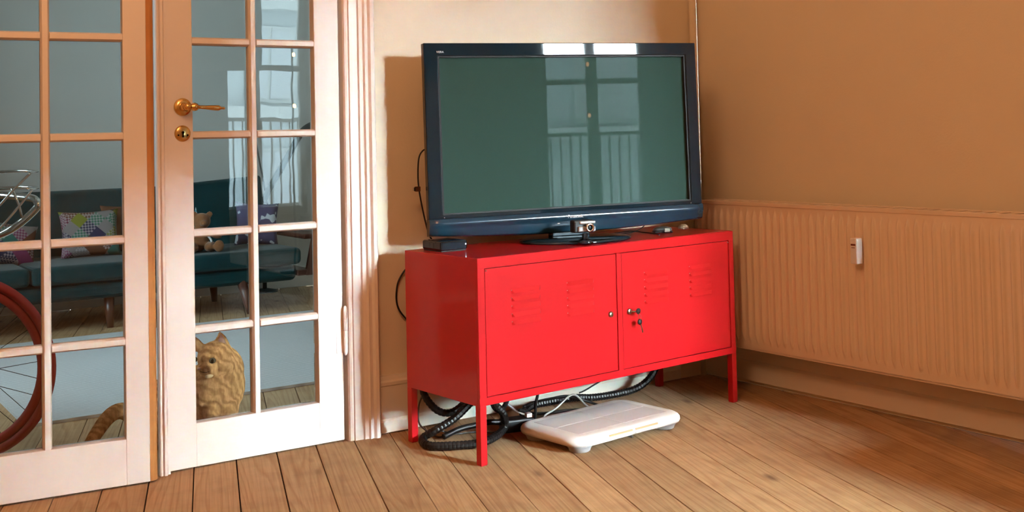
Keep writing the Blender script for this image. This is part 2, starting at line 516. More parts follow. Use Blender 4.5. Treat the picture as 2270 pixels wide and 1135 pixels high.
def empty(name, loc=(0, 0, 0), rz=0.0, parent=None):
    o = bpy.data.objects.new(name, None)
    o.empty_display_size = 0.1
    col.objects.link(o); o.location = loc; o.rotation_euler = (0, 0, rz)
    if parent:
        o.parent = parent
    return o


def tag(o, label, cat, group=None, kind=None):
    o['label'] = label
    o['category'] = cat
    if group:
        o['group'] = group
    if kind:
        o['kind'] = kind
    return o


def struct(o, label=None, cat=None):
    o['kind'] = 'structure'
    if label:
        o['label'] = label
    if cat:
        o['category'] = cat
    return o


def part_label(o, label):
    o['label'] = label
    return o


def text_mesh(name, body, size, mat, parent, loc, rot, extrude=0.0004):
    c = bpy.data.curves.new(name, 'FONT')
    c.body = body; c.size = size; c.extrude = extrude; c.align_x = 'CENTER'
    t = bpy.data.objects.new(name+'_tmp', c); col.objects.link(t)
    dg = bpy.context.evaluated_depsgraph_get()
    me = bpy.data.meshes.new_from_object(t.evaluated_get(dg))
    bpy.data.objects.remove(t); bpy.data.curves.remove(c)
    me.materials.clear(); me.materials.append(MATS[mat])
    o = bpy.data.objects.new(name, me); col.objects.link(o)
    o.parent = parent; o.location = loc; o.rotation_euler = rot
    return o

# ================================================================== SETTING
YW = 0.555          # face of the back wall
YF = 0.535          # face of the door leaves
HC = 2.95           # ceiling height
TH = R(1.58)        # the right wall is slightly out of square
XR = 1.452          # face of the right wall at y = 0
YE = -1.75          # where the right wall ends
def xr(y, off=0.0):
    return XR+off-math.tan(TH)*y
YBK = 4.42          # far wall of the back room

# ---- floor: a dark base with every board its own piece
flo = MB().box(-3.3, 3.3, -6.3, 4.5, -0.08, -0.012).build('floor', 'gap_dark')
struct(flo, 'worn pine plank floor running diagonally through both rooms', 'floor')
PA = R(-18.6)
pu = Vector((math.cos(PA), math.sin(PA))); pv = Vector((-math.sin(PA), math.cos(PA)))
def clip_poly(poly, planes):
    for (nx, ny, d) in planes:
        out = []
        for i in range(len(poly)):
            a, b = poly[i], poly[(i+1) % len(poly)]
            da, db = nx*a[0]+ny*a[1]-d, nx*b[0]+ny*b[1]-d
            if da <= 0:
                out.append(a)
            if da*db < 0:
                t = da/(da-db)
                out.append((a[0]+(b[0]-a[0])*t, a[1]+(b[1]-a[1])*t))
        poly = out
        if len(poly) < 3:
            return []
    return poly
PITCH = 0.1277
rot_inv = Matrix.Rotation(-PA, 2)
def boards(planes, k0, k1):
    for k in range(k0, k1):
        u0 = -0.459+PITCH*k+random.uniform(0.0012, 0.0030)
        u1 = -0.459+PITCH*(k+1)-random.uniform(0.0010, 0.0018)
        poly = []
        for u, v in ((u0, -8.5), (u1, -8.5), (u1, 7), (u0, 7)):
            p = pu*u+pv*v
            poly.append((p.x, p.y))
        poly = clip_poly(poly, planes)
        if not poly:
            continue
        loc = [tuple(rot_inv @ Vector(p)) for p in poly]
        top = random.uniform(-0.0008, 0.0)
        o = MB().prism(loc, -0.011, top).build('plank', 'floor_pine', flo)
        o.rotation_euler = (0, 0, PA)
ct, st = math.cos(TH), math.sin(TH)
boards([(-1, 0, 3.2), (0, -1, 6.2), (0, 1, YBK), (ct, st, (XR-0.002)*ct)], -24, 19)
boards([(-1, 0, -1.51), (1, 0, 3.2), (0, -1, 6.2), (0, 1, YE)], 8, 40)
boards([(-1, 0, -1.46), (1, 0, 2.6), (0, -1, -0.72), (0, 1, YBK)], -12, 18)

# ---- walls and ceiling
wb = MB()
wb.box(-3.2, -1.47, YW, 0.71, 0, HC)
wb.box(-1.47, -0.17, YW, 0.71, 2.17, HC)
wb.box(-0.17, 1.62, YW, 0.71, 0, HC)
struct(wb.build('wall_back', 'wall_cream'), 'cream painted wall behind the television', 'wall')
wr = MB().prism([(xr(YW), YW), (xr(YE), YE), (xr(YE)+0.12, YE), (xr(YW)+0.12, YW)], 0, HC)
wr.box(1.40, xr(YE)+0.01, YE, YE+0.32, 0, HC)  # unseen pilaster added to shade the right end of cabinet and wall
struct(wr.build('wall_right', 'wall_cream'), 'cream painted wall behind the radiator', 'wall')
wr2 = MB().box(xr(YE)+0.12, 3.2, YE, YE+0.12, 0, HC).box(3.2, 3.3, -6.2, YE+0.12, 0, HC)
struct(wr2.build('wall_alcove', 'wall_cream'))
struct(MB().box(-3.3, -3.2, -6.2, 0.71, 0, HC).build('wall_left', 'wall_cream'))
wf = MB()
wf.box(-3.3, WX0, WY-0.3, WY, 0, HC).box(WX1, 3.3, WY-0.3, WY, 0, HC).box(WX0, WX1, WY-0.3, WY, 0, WZ0).box(WX0, WX1, WY-0.3, WY, WZ1, HC)
struct(wf.build('wall_front', 'wall_cream'))
struct(MB().box(-3.3, 3.3, -6.5, 4.6, HC, HC+0.1).build('ceiling', 'ceiling_white'))
# back room
struct(MB().box(-2.7, 2.7, YBK, YBK+0.1, 0, HC).build('wall_far', 'wall_grey'))
wl = MB()
wl.box(-2.7, -2.6, 0.71, 1.65, 0, HC).box(-2.7, -2.6, 2.95, YBK, 0, HC).box(-2.7, -2.6, 1.65, 2.95, 0, 0.8).box(-2.7, -2.6, 1.65, 2.95, 2.3, HC)
struct(wl.build('wall_far_left', 'wall_grey'))
struct(MB().box(2.6, 2.7, 0.71, YBK, 0, HC).build('wall_far_right', 'wall_grey'))
struct(MB().box(-2.6, -1.47, 0.711, 0.72, 0, HC).box(-0.17, 2.6, 0.711, 0.72, 0, HC).box(-1.47, -0.17, 0.711, 0.72, 2.17, HC).build('wall_far_front', 'wall_grey'))
struct(MB().box(-2.59, 2.59, YBK-0.018, YBK, 0.0, 0.14).build('baseboard_far', 'paint_white', bevel=0.004))

# ---- baseboards
def base_profile(d, h):
    # (out, z) outline of an old stepped skirting, out = distance from the wall
    return [(0, 0.004), (d+0.006, 0.004), (d+0.006, 0.040), (d+0.003, 0.046), (d, 0.050), (d, h-0.034), (d+0.004, h-0.030), (d+0.004, h-0.020), (d-0.004, h-0.014), (d-0.008, h), (0, h)]
bb = MB()
prof = base_profile(0.020, 0.192)
bb.prism([(YW-a, z) for a, z in prof], -0.075, 1.285, axis='x')
struct(bb.build('baseboard_back', 'paint_skirting'), 'stepped white skirting board below the cream wall behind the cabinet', 'baseboard')
br = MB()
prof = [(0, 0.017), (0.020, 0.017), (0.020, 0.085), (0.017, 0.091), (0.012, 0.096), (0.012, 0.20), (0.008, 0.212), (0, 0.212)]
n = len(prof)
vs_ = []
for yy in (YW, YE):
    for a, z in prof:
        vs_.append((xr(yy)-a, yy, z))
br.add(vs_, [tuple(range(n)), tuple(range(n, 2*n))[::-1]]+[(i, (i+1) % n, n+(i+1) % n, n+i) for i in range(n)])
struct(br.build('baseboard_right', 'paint_skirting'), 'worn skirting board below the radiator', 'baseboard')
# boxed corner between skirting and right wall
struct(MB().box(1.288, xr(YW)-0.014, YW-0.022, YW, 0.002, 0.165).build('trim_2', 'wall_cream', bevel=0.003))
# corner pipe
pp = MB().tube([(1.412, YW-0.017, 0.0), (1.412, YW-0.017, HC)], 0.016, 14)
struct(pp.build('trim_3', 'wall_cream'), 'thin painted heating pipe running up the room corner', 'pipe')

# ---- door casing (moulded)
cp = [(-0.188, YW+0.02), (-0.188, YF-0.004), (-0.184, YF-0.011), (-0.177, YF-0.013), (-0.171, YF-0.010), (-0.169, YF-0.016), (-0.140, YF-0.018), (-0.138, YF-0.014), (-0.135, YF-0.020),
      (-0.122, YF-0.022), (-0.118, YF-0.030), (-0.113, YF-0.027), (-0.104, YF-0.024), (-0.098, YF-0.034), (-0.088, YF-0.036), (-0.082, YF-0.030), (-0.079, YF-0.018), (-0.072, YF-0.012), (-0.070, YW+0.0)]
cas = MB().prism(cp, 0.0, 2.26)
cp2 = [(-1.64-x, y) for x, y in cp][::-1]
cas.prism(cp2, 0.0, 2.26)
cas.box(-1.57, -0.07, YF-0.02, YW, 2.17, 2.28)
cas.box(-0.196, -0.168, YF+0.045, 0.715, 0.0, 2.17).box(-1.472, -1.444, YF+0.045, 0.715, 0, 2.17)
struct(cas.build('trim_1', 'paint_white'), 'moulded white casing around the double glazed doors', 'door casing')

# ---- glazed door leaves
ZM = [0.422, 0.7213, 1.027, 1.322, 1.622]
Z0, ZR, ZT, ZTOP = 0.006, 0.139, 1.922, 2.16
TD = 0.042          # leaf thickness
GY = 0.030          # glass depth
def make_leaf(name, loc, rz, xl, xo0, xm, xo1, xr_):
    d = empty(name, loc, rz)
    MB().box(xl, xo0, 0, TD, Z0, ZTOP).build('stile', 'paint_white', d, 0.002)
    MB().box(xo1, xr_, 0, TD, Z0, ZTOP).build('stile', 'paint_white', d, 0.002)
    MB().box(xo0, xo1, 0.0006, TD, Z0, ZR).build('rail', 'paint_white', d, 0.0015)
    MB().box(xo0, xo1, 0.0006, TD, ZT, ZTOP).build('rail', 'paint_white', d, 0.0015)
    hw, hf = 0.0125, 0.0075
    def vbar(x, z0, z1):
        return MB().prism([(x-hf, 0.001), (x+hf, 0.001), (x+hw, 0.012), (x+hw, TD-0.004), (x-hw, TD-0.004), (x-hw, 0.012)], z0, z1)
    vbar(xm, ZR, ZT).build('muntin', 'paint_white', d, 0.001)
    for z in ZM:
        for a, b in ((xo0, xm-hw), (xm+hw, xo1)):
            MB().prism([(0.001, z-hf), (0.001, z+hf), (0.012, z+hw), (TD-0.004, z+hw), (TD-0.004, z-hw), (0.012, z-hw)], a, b, axis='x').build('muntin', 'paint_white', d, 0.001)
    zs = [ZR]+ZM+[ZT]
    for i in range(len(zs)-1):
        for a, b in ((xo0, xm), (xm, xo1)):
            MB().box(a+0.002, b-0.002, GY, GY+0.004, zs[i]+0.002, zs[i+1]-0.002).build('pane', 'door_glass', d)
    return d

d2 = make_leaf('door_2', (-0.785, YF, 0), 0.0, 0.0, 0.087, 0.286, 0.496, 0.584)
struct(d2, 'right white glazed door leaf with brass handle, hinged beside the television', 'door')
# astragal moulding at the meeting edge
ap = [(-0.030, 0.004), (-0.030, -0.012), (-0.027, -0.016), (-0.022, -0.016), (-0.020, -0.012), (-0.017, -0.020), (-0.010, -0.021), (-0.007, -0.015), (-0.004, -0.010), (0.003, -0.009), (0.005, 0.001), (-0.001, 0.004)]
MB().prism(ap, 0.001, ZTOP).build('astragal', 'paint_white', d2)
# brass lever handle
h = MB()
h.lathe([(0.0, -0.010), (0.010, -0.010), (0.018, -0.008), (0.026, -0.006), (0.0275, -0.003), (0.0275, 0.0)][::-1], (0.055, 0, 1.115), (0, 1, 0), 32)
hd = h.build('handle', 'brass', d2)
part_label(hd, 'brass lever handle with round rose')
lv = MB()
lv.lathe([(0.0, 0.0), (0.013, 0.001), (0.0135, 0.012), (0.010, 0.020), (0.009, 0.030), (0.0115, 0.040), (0.0115, 0.052), (0.0, 0.056)], (0.055, -0.006, 1.115), (0, -1, 0), 20)
lv.lathe([(0.0, 0.0), (0.008, 0.003), (0.0085, 0.010), (0.012, 0.016), (0.0135, 0.022), (0.011, 0.029), (0.007, 0.032), (0.0055, 0.040), (0.0062, 0.055), (0.0078, 0.075), (0.0088, 0.092), (0.0085, 0.098), (0.0045, 0.104), (0.0036, 0.108), (0.0048, 0.112), (0.003, 0.117), (0.0, 0.118)], (0.056, -0.048, 1.115), (1, 0, -0.05), 20)
lv.build('lever', 'brass', hd)
es = MB().lathe([(0.0, -0.006), (0.020, -0.0055), (0.0245, -0.003), (0.0255, 0.0)][::-1], (0.054, 0, 1.033), (0, 1, 0), 32)
eo = es.build('escutcheon', 'brass', d2)
kh = MB().lathe([(0.0, -0.0075), (0.0042, -0.0075), (0.0042, -0.005)][::-1], (0.054, 0, 1.036), (0, 1, 0), 16)
kh.prism([(0.0525, 1.036), (0.0555, 1.036), (0.057, 1.021), (0.051, 1.021)], -0.0075, -0.005, axis='y')
kh.build('keyhole', 'dark_hole', eo)
for sx in (-0.0145, 0.0145):
    MB().lathe([(0.0, -0.0068), (0.0026, -0.0065), (0.0026, -0.004)][::-1], (0.054+sx, 0, 1.028), (0, 1, 0), 10).build('screw', 'dark_hole', eo)
for zc in (0.367, 1.75):
    hg = MB().lathe([(0.0, -0.083), (0.004, -0.081), (0.0075, -0.072), (0.0085, -0.066), (0.0085, -0.001), (0.0072, 0.0), (0.0085, 0.001), (0.0085, 0.066), (0.0075, 0.072), (0.004, 0.081), (0.0, 0.083)], (0.588, -0.009, zc), (0, 0, 1), 14)
    hg.build('hinge', 'paint_white', d2)
    MB().box(0.560, 0.589, -0.0015, 0.001, zc-0.075, zc-0.004).build('hinge_plate', 'paint_white', d2, 0.001)

d1 = make_leaf('door_1', (-0.838, 0.470, 0), R(-6.0), -0.60, -0.513, -0.300, -0.087, -0.020)
struct(d1, 'left white glazed door leaf standing slightly ajar', 'door')
MB().prism([(-0.020, 0.001), (-0.008, 0.004), (0.000, 0.011), (0.004, 0.020), (0.004, TD), (-0.020, TD)], Z0, ZTOP, smooth=False).build('edge_strip', 'edge_orange', d1)  # orange-brown strip along the meeting edge of the leaf

# ---- window of this room (behind the camera, seen in the reflections)
def window(name, x0, x1, z0, z1, y):
    w = empty(name, ((x0+x1)/2, y, z0))
    hx = (x1-x0)/2; hz = z1-z0
    f = MB().box(-hx, -hx+0.05, -0.06, 0, 0, hz).box(hx-0.05, hx, -0.06, 0, 0, hz).box(-hx, hx, -0.06, 0, 0, 0.07).box(-hx, hx, -0.06, 0, hz-0.06, hz)
    f.build('window_frame', 'paint_white', w, 0.004)
    MB().box(-0.05, 0.05, -0.07, 0.01, 0.07, hz-0.06).build('mullion', 'paint_white', w, 0.004)
    MB().box(-hx+0.05, -0.05, -0.055, -0.005, hz*0.54, hz*0.54+0.05).build('transom', 'paint_white', w, 0.004)
    MB().box(0.05, hx-0.05, -0.055, -0.005, hz*0.54, hz*0.54+0.05).build('transom', 'paint_white', w, 0.004)
    for a, b in ((-hx+0.05, -0.05), (0.05, hx-0.05)):
        for c, d in ((0.07, hz*0.54), (hz*0.54+0.05, hz-0.06)):
            MB().box(a, b, -0.034, -0.030, c, d).build('pane', 'window_glass', w)
    return w
w1 = window('window_1', WX0, WX1, WZ0, WZ1, WY-0.12)
struct(w1, 'tall white casement window letting in the daylight', 'window')
w2 = empty('window_2', (-2.63, 2.3, 0.8))
w2f = MB().box(-0.04, 0.02, -0.65, -0.60, 0, 1.5).box(-0.04, 0.02, 0.60, 0.65, 0, 1.5).box(-0.04, 0.02, -0.6, 0.6, 0, 0.06).box(-0.04, 0.02, -0.6, 0.6, 1.44, 1.5).box(-0.03, 0.02, -0.03, 0.03, 0.06, 1.44)
w2f.build('window_frame', 'paint_white', w2)
for a, b in ((-0.6, -0.03), (0.03, 0.6)):
    MB().box(-0.012, -0.008, a, b, 0.06, 1.44).build('pane', 'window_glass', w2)
struct(w2, 'courtyard window of the back room', 'window')

# ================================================================== OBJECTS OF THIS ROOM
# ---- red steel cabinet
RZC = R(5.206)
CW, CD, CH, CB = 1.19, 0.40, 0.63, 0.18
cab = empty('tv_cabinet', (0, 0, 0), RZC)
tag(cab, 'glossy red steel locker cabinet on four legs carrying the television', 'cabinet')
body = MB()
body.box(0, CW, 0.013, CD, CB, CH)
body.box(0, CW, 0, 0.013, 0.598, CH).box(0, CW, 0, 0.013, CB, 0.203).box(0, 0.027, 0, 0.013, 0.203, 0.598).box(0.589, 0.611, 0, 0.013, 0.203, 0.598).box(CW-0.025, CW, 0, 0.013, 0.203, 0.598)
body.build('body', 'red_metal', cab, 0.0012)
def cabinet_door(x0, x1, groups, lx):
    d = MB().box(x0+0.0026, x1-0.0026, 0.0016, 0.0125, 0.203+0.0026, 0.598-0.0026).build('door', 'red_metal', cab, 0.0012)
    for gx in groups:
        for k in range(5):
            z = 0.524-0.0245*k
            w = 0.118
            # pressed louvre: raised wedge, closed at the top, open lip below
            vs_ = [(gx, 0.0018, z), (gx+w, 0.0018, z), (gx+w-0.008, -0.0054, z-0.0135), (gx+0.008, -0.0054, z-0.0135), (gx, 0.0018, z-0.0140), (gx+w, 0.0018, z-0.0140)]
            MB().add(vs_, [(0, 1, 2, 3), (0, 3, 4), (1, 5, 2), (3, 2, 5, 4), (0, 4, 5, 1)]).build('louver', 'red_metal', d)
            MB().ell((gx+0.001, 0.0013, z-0.004), (0.0016, 0.0016, 0.0016), n=8, m=6).build('louver_rivet', 'steel', d)
    lk = MB().lathe([(0.0, -0.007), (0.0075, -0.0065), (0.009, -0.005), (0.0095, 0.0)][::-1], (lx, 0.0016, 0.396), (0, 1, 0), 20).build('lock', 'steel', d)
    MB().box(lx-0.0008, lx+0.0008, -0.0060, -0.0045, 0.3915, 0.4005).build('lock_slot', 'dark_hole', lk)
    MB().lathe([(0.0, -0.004), (0.002, -0.0035), (0.002, 0)][::-1], ((x0+0.006) if x0 < 0.3 else (x1-0.006), 0.0016, 0.590), (0, 1, 0), 8).build('pivot_pin', 'steel', d)
    return d
cabinet_door(0.027, 0.589, (0.132, 0.364), 0.556)
cabinet_door(0.611, CW-0.025, (0.720, 0.949), 0.643)
LW = 0.024
for lx in (0, CW-LW):
    for ly in (0, CD-LW):
        MB().box(lx, lx+LW, ly, ly+LW, 0.002, CB).box(lx+0.001, lx+LW-0.001, ly+0.001, ly+LW-0.001, 0, 0.002).build('leg', 'red_metal', cab, 0.001)
# keys left in the lock
CM = Matrix.Rotation(RZC, 4, 'Z')
ky = empty('key_pair', CM @ Vector((0.643, -0.005, 0.396)), RZC)
tag(ky, 'pair of small keys with black heads hanging in the cabinet lock', 'keys')
k1 = MB()
k1.lathe([(0.0, 0.0), (0.008, 0.0), (0.010, 0.003), (0.010, 0.005), (0.0, 0.008)], (0.019, -0.016, 0.001), (0, -1, 0), 18)
k1.build('key_head', 'black_plastic', ky)
MB().tube([(0.0, -0.002, 0.0), (0.008, -0.010, 0.0), (0.016, -0.017, 0.0)], 0.0022, 8).build('key_blade', 'steel', ky)
MB().tube(crom([(0.020, -0.021, -0.006), (0.028, -0.021, -0.016), (0.028, -0.020, -0.028), (0.022, -0.018, -0.026), (0.019, -0.019, -0.012)], 6, True), 0.0009, 6, True).build('key_ring', 'steel', ky)
k2 = MB().lathe([(0.0, 0.0), (0.009, 0.0), (0.010, 0.002), (0.010, 0.005), (0.0, 0.007)], (0.026, -0.015, -0.036), (0.1, -1, 0), 18)
k2.build('key_head', 'black_plastic', ky)
MB().add([(0.027, -0.018, -0.043), (0.032, -0.018, -0.044), (0.041, -0.017, -0.072), (0.037, -0.017, -0.074), (0.027, -0.020, -0.043), (0.032, -0.020, -0.044), (0.041, -0.019, -0.072), (0.037, -0.019, -0.074)],
         [(0, 1, 2, 3), (7, 6, 5, 4), (0, 4, 5, 1), (1, 5, 6, 2), (2, 6, 7, 3), (3, 7, 4, 0)]).build('key_blade', 'steel', ky)

# ---- television: local x along the screen, y into the set, z up
TVY = R(-12.4)
tv = empty('television', (0.0856, 0.3486, 0.741), TVY)
tv.rotation_euler = (R(-0.95), R(-0.55), TVY)
tag(tv, 'flat black plasma television with glossy frame standing on the red cabinet', 'television')
SW, SH = 0.955, 0.537
OX0, OX1, OZ0, OZ1 = -0.050, SW+0.043, -0.060, SH+0.044
fr = MB()
def ring_frame(mb, o, i, y0, y1, slope=0.0):
    (ox0, ox1, oz0, oz1), (ix0, ix1, iz0, iz1) = o, i
    vs_ = []
    for y in (y0, y1):
        yo = y+(slope if y == y0 else 0)
        vs_ += [(ox0, yo, oz0), (ox1, yo, oz0), (ox1, yo, oz1), (ox0, yo, oz1), (ix0, y, iz0), (ix1, y, iz0), (ix1, y, iz1), (ix0, y, iz1)]
    fs = []
    for k in range(4):
        j = (k+1) % 4
        fs += [(k, j, 4+j, 4+k), (8+k, 12+k, 12+j, 8+j), (k, 8+k, 8+j, j), (4+k, 4+j, 12+j, 12+k)]
    mb.add(vs_, fs)
ring_frame(fr, (OX0, OX1, -0.012, OZ1), (0, SW, 0.0, SH), 0.0, 0.030, 0.0016)
fr.build('bezel', 'black_gloss', tv, 0.003, 3)
inn = MB(); ring_frame(inn, (0.0005, SW-0.0005, 0.0005, SH-0.0005), (0.006, SW-0.006, 0.005, SH-0.005), 0.006, 0.024)
inn.build('inner_bezel', 'tv_back', tv)
MB().box(0.001, SW-0.001, 0.018, 0.024, 0.001, SH-0.001).build('screen', 'tv_screen', tv)
# curved lower chin with a rolled upper edge
cprof = [(0.0, -0.012), (-0.002, -0.016), (-0.006, -0.024), (-0.0075, -0.030), (-0.006, -0.036), (-0.002, -0.041), (0.000, -0.050), (0.002, -0.060), (0.006, -0.066), (0.03, -0.070), (0.030, -0.012)]
nseg = 24
vs_, fs = [], []
for s in range(nseg+1):
    t = s/nseg
    x = OX0+(OX1-OX0)*t
    dip = 0.018*(1-(2*t-1)**2)
    for (y, z) in cprof:
        zz = z-(dip if z < -0.055 else 0)
        vs_.append((x, y, zz))
m = len(cprof)
for s in range(nseg):
    for k in range(m):
        k2 = (k+1) % m
        fs.append((s*m+k, s*m+k2, (s+1)*m+k2, (s+1)*m+k))
ch = MB().add(vs_, fs, True)
ch.add(vs_[:m], [tuple(range(m))]); ch.add(vs_[-m:], [tuple(range(m))[::-1]])
cho = ch.build('chin', 'chin_gloss', tv)
MB().box(OX0+0.012, OX1-0.012, 0.030, 0.062, -0.055, OZ1-0.008).box(OX0+0.14, OX1-0.14, 0.062, 0.098, -0.03, OZ1-0.12).build('housing', 'tv_back', tv, 0.006)
text_mesh('maker_lettering', 'Panasonic', 0.015, 'letter_silver', tv, (SW/2+0.005, -0.0082, -0.0345), (R(90), 0, 0))
text_mesh('model_lettering', 'VIERA', 0.010, 'letter_silver', tv, (0.008, -0.0006, SH+0.010), (R(90), 0, 0))
MB().lathe([(0.0, -0.0008), (0.0016, -0.0006), (0.0016, 0.001)][::-1], (0.004, 0.0, -0.008), (0, 1, 0), 8).build('corner_mark', 'letter_silver', tv)
MB().lathe([(0.0, -0.0008), (0.0016, -0.0006), (0.0016, 0.001)][::-1], (SW-0.004, 0.0, -0.008), (0, 1, 0), 8).build('corner_mark', 'letter_silver', tv)
MB().ell((SW*0.44, 0.0015, -0.052), (0.006, 0.003, 0.0025), n=12, m=8).build('power_button', 'silver_plastic', tv)
# pedestal, parented with its own level base
ped = MB()
pts = []
for (rx, ry, z) in ((0.200, 0.135, -0.0), (0.206, 0.140, 0.003), (0.204, 0.138, 0.008), (0.190, 0.124, 0.013), (0.10, 0.07, 0.016)):
    pts.append([(rx*math.cos(a), ry*math.sin(a)*(1.0), z) for a in [2*math.pi*k/48 for k in range(48)]])
vs_ = [p for ring in pts for p in ring]
fs = [tuple(range(48))[::-1]]
for i in range(len(pts)-1):
    for k in range(48):
        fs.append((i*48+k, i*48+(k+1) % 48, (i+1)*48+(k+1) % 48, (i+1)*48+k))
fs.append(tuple(range((len(pts)-1)*48, len(pts)*48)))
ped.add(vs_, fs, True)
pedo = ped.build('pedestal', 'black_gloss', tv)
inv = (Matrix.Translation((0.0856, 0.3486, 0.741)) @ tv.rotation_euler.to_matrix().to_4x4()).inverted()
pedo.matrix_local = inv @ (Matrix.Translation((0.556, 0.240, 0.6305)) @ Matrix.Rotation(TVY, 4, 'Z'))
nk = MB().box(-0.075, 0.075, 0.025, 0.060, 0.012, 0.14)
nko = nk.build('neck', 'black_gloss', tv, 0.006)
nko.matrix_local = inv @ (Matrix.Translation((0.556, 0.250, 0.6305)) @ Matrix.Rotation(TVY, 4, 'Z'))

# ---- webcam on the pedestal
wc = empty('webcam', (0.497, 0.108, 0.6335), R(-14))
tag(wc, 'small silver and black webcam in front of the television pedestal', 'webcam')
b1 = MB().lathe([(0.0, 0.0), (0.026, 0.0), (0.028, 0.004), (0.026, 0.010), (0.018, 0.014), (0.011, 0.018), (0.010, 0.034), (0.0, 0.036)], (0, 0, 0), (0, 0, 1), 24)
b1.build('base', 'black_gloss', wc)
MB().box(-0.040, 0.036, 0.000, 0.040, 0.036, 0.078).build('camera_body', 'black_plastic', wc, 0.006)
MB().box(-0.026, 0.038, -0.006, 0.002, 0.040, 0.058).build('face_plate', 'silver_plastic', wc, 0.003)
MB().box(-0.020, 0.037, -0.008, 0.002, 0.066, 0.076).build('microphone_bar', 'silver_plastic', wc, 0.003)
ln = MB().lathe([(0.0095, 0.0), (0.0135, 0.0), (0.0145, 0.004), (0.0140, 0.016), (0.0095, 0.016), (0.0095, 0.0)], (0.012, -0.004, 0.054), (0, -1, 0), 24)
lno = ln.build('lens_ring', 'chrome', wc)
MB().lathe([(0.0, 0.012), (0.006, 0.011), (0.0098, 0.008), (0.0098, 0.0)][::-1], (0.012, -0.004, 0.054), (0, -1, 0), 20).build('lens', 'black_gloss', lno)

# ---- set-top box
sb = empty('media_box', (0.064, 0.305, 0.6302), R(2))
tag(sb, 'small glossy black media box with a white indicator light under the television corner', 'media box')
MB().box(-0.052, 0.052, -0.060, 0.060, 0.003, 0.034).build('case', 'black_gloss', sb, 0.007, 3)
MB().box(-0.048, 0.048, -0.055, 0.055, 0.0, 0.004).build('base_plate', 'black_plastic', sb)
MB().ell((0.043, -0.0605, 0.021), (0.0022, 0.0012, 0.0022), n=10, m=6).build('indicator_light', 'led_blue', sb)

# ---- card reader and knob at the right end of the cabinet top
cr = empty('card_reader', (0.975, 0.262, 0.6302), R(-25))
tag(cr, 'small dark grey gadget with a white front beside the television pedestal', 'gadget')
MB().ell((0, 0, 0.011), (0.036, 0.026, 0.012), n=24, m=12).build('shell', 'grey_plastic', cr)
MB().box(-0.034, 0.034, -0.024, 0.024, 0.0, 0.006).build('base_plate', 'black_plastic', cr, 0.004)
MB().box(0.000, 0.020, -0.032, -0.018, 0.003, 0.017).build('front_window', 'white_plastic', cr, 0.002)
kb = MB().lathe([(0.0, 0.0), (0.020, 0.0), (0.021, 0.004), (0.018, 0.012), (0.010, 0.017), (0.0, 0.018)], (1.130, 0.318, 0.6302), (0, 0, 1), 20)
tag(kb.build('knob', 'beige_plastic'), 'little round beige knob lying at the far end of the cabinet top', 'knob')

# ---- balance board
bo = empty('balance_board', (0.524, 0.079, 0), R(6.5))
tag(bo, 'white plastic balance board with grey top pads lying under the red cabinet', 'balance board')
HX, HY, RC = 0.2555, 0.158, 0.062
def rrect(hx, hy, r, n=8):
    o = []
    for cx_, cy_, a0 in ((hx-r, hy-r, 0), (-hx+r, hy-r, 90), (-hx+r, -hy+r, 180), (hx-r, -hy+r, 270)):
        for k in range(n+1):
            a = R(a0+90*k/n)
            o.append((cx_+r*math.cos(a), cy_+r*math.sin(a)))
    return o
levels = [(-0.018, 0.020), (-0.004, 0.024), (0.0, 0.032), (-0.001, 0.040), (-0.006, 0.047), (-0.016, 0.0525), (-0.028, 0.0535)]
rings = []
for off, z in levels:
    ring = rrect(HX+off, HY+off, max(0.03, RC+off), 8)
    rr = []
    for (x, y) in ring:
        # waist in plan and arched underside between the feet
        fx = max(0.0, 1-abs(x)/(HX*0.62)); fy = max(0.0, 1-abs(y)/(HY*0.55))
        zz = z
        if z < 0.035:
            lift = 0.012*min(1, 1.6*fx)*(1 if abs(y) > HY*0.6 else 0)+0.012*min(1, 1.6*fy)*(1 if abs(x) > HX*0.6 else 0)
            zz = z+lift*(0.035-z)/0.015
        rr.append((x, y, zz))
    rings.append(rr)
nn_ = len(rings[0])
vs_ = [p for r_ in rings for p in r_]
fs = [tuple(range(nn_))[::-1]]
for i in range(len(rings)-1):
    for k in range(nn_):
        fs.append((i*nn_+k, i*nn_+(k+1) % nn_, (i+1)*nn_+(k+1) % nn_, (i+1)*nn_+k))
fs.append(tuple(range((len(rings)-1)*nn_, len(rings)*nn_)))
bsh = MB().add(vs_, fs, True)
for i, f in enumerate(bsh.f):
    if len(f) > 4:
        bsh.s[i] = False
shell = bsh.build('shell', 'white_plastic', bo)
for sx in (-1, 1):
    for sy in (-1, 1):
        MB().box(min(sx*0.0012, sx*0.205), max(sx*0.0012, sx*0.205), min(sy*0.0012, sy*0.108), max(sy*0.0012, sy*0.108), 0.0530, 0.0547).build('top_pad', 'board_tile', bo, 0.0008)
        ft = MB().lathe([(0.0, 0.0), (0.030, 0.0), (0.034, 0.003), (0.036, 0.010), (0.042, 0.018), (0.052, 0.026), (0.0, 0.026)], (sx*(HX-0.058), sy*(HY-0.056), 0), (0, 0, 1), 24)
        ft.build('foot', 'board_foot', bo)
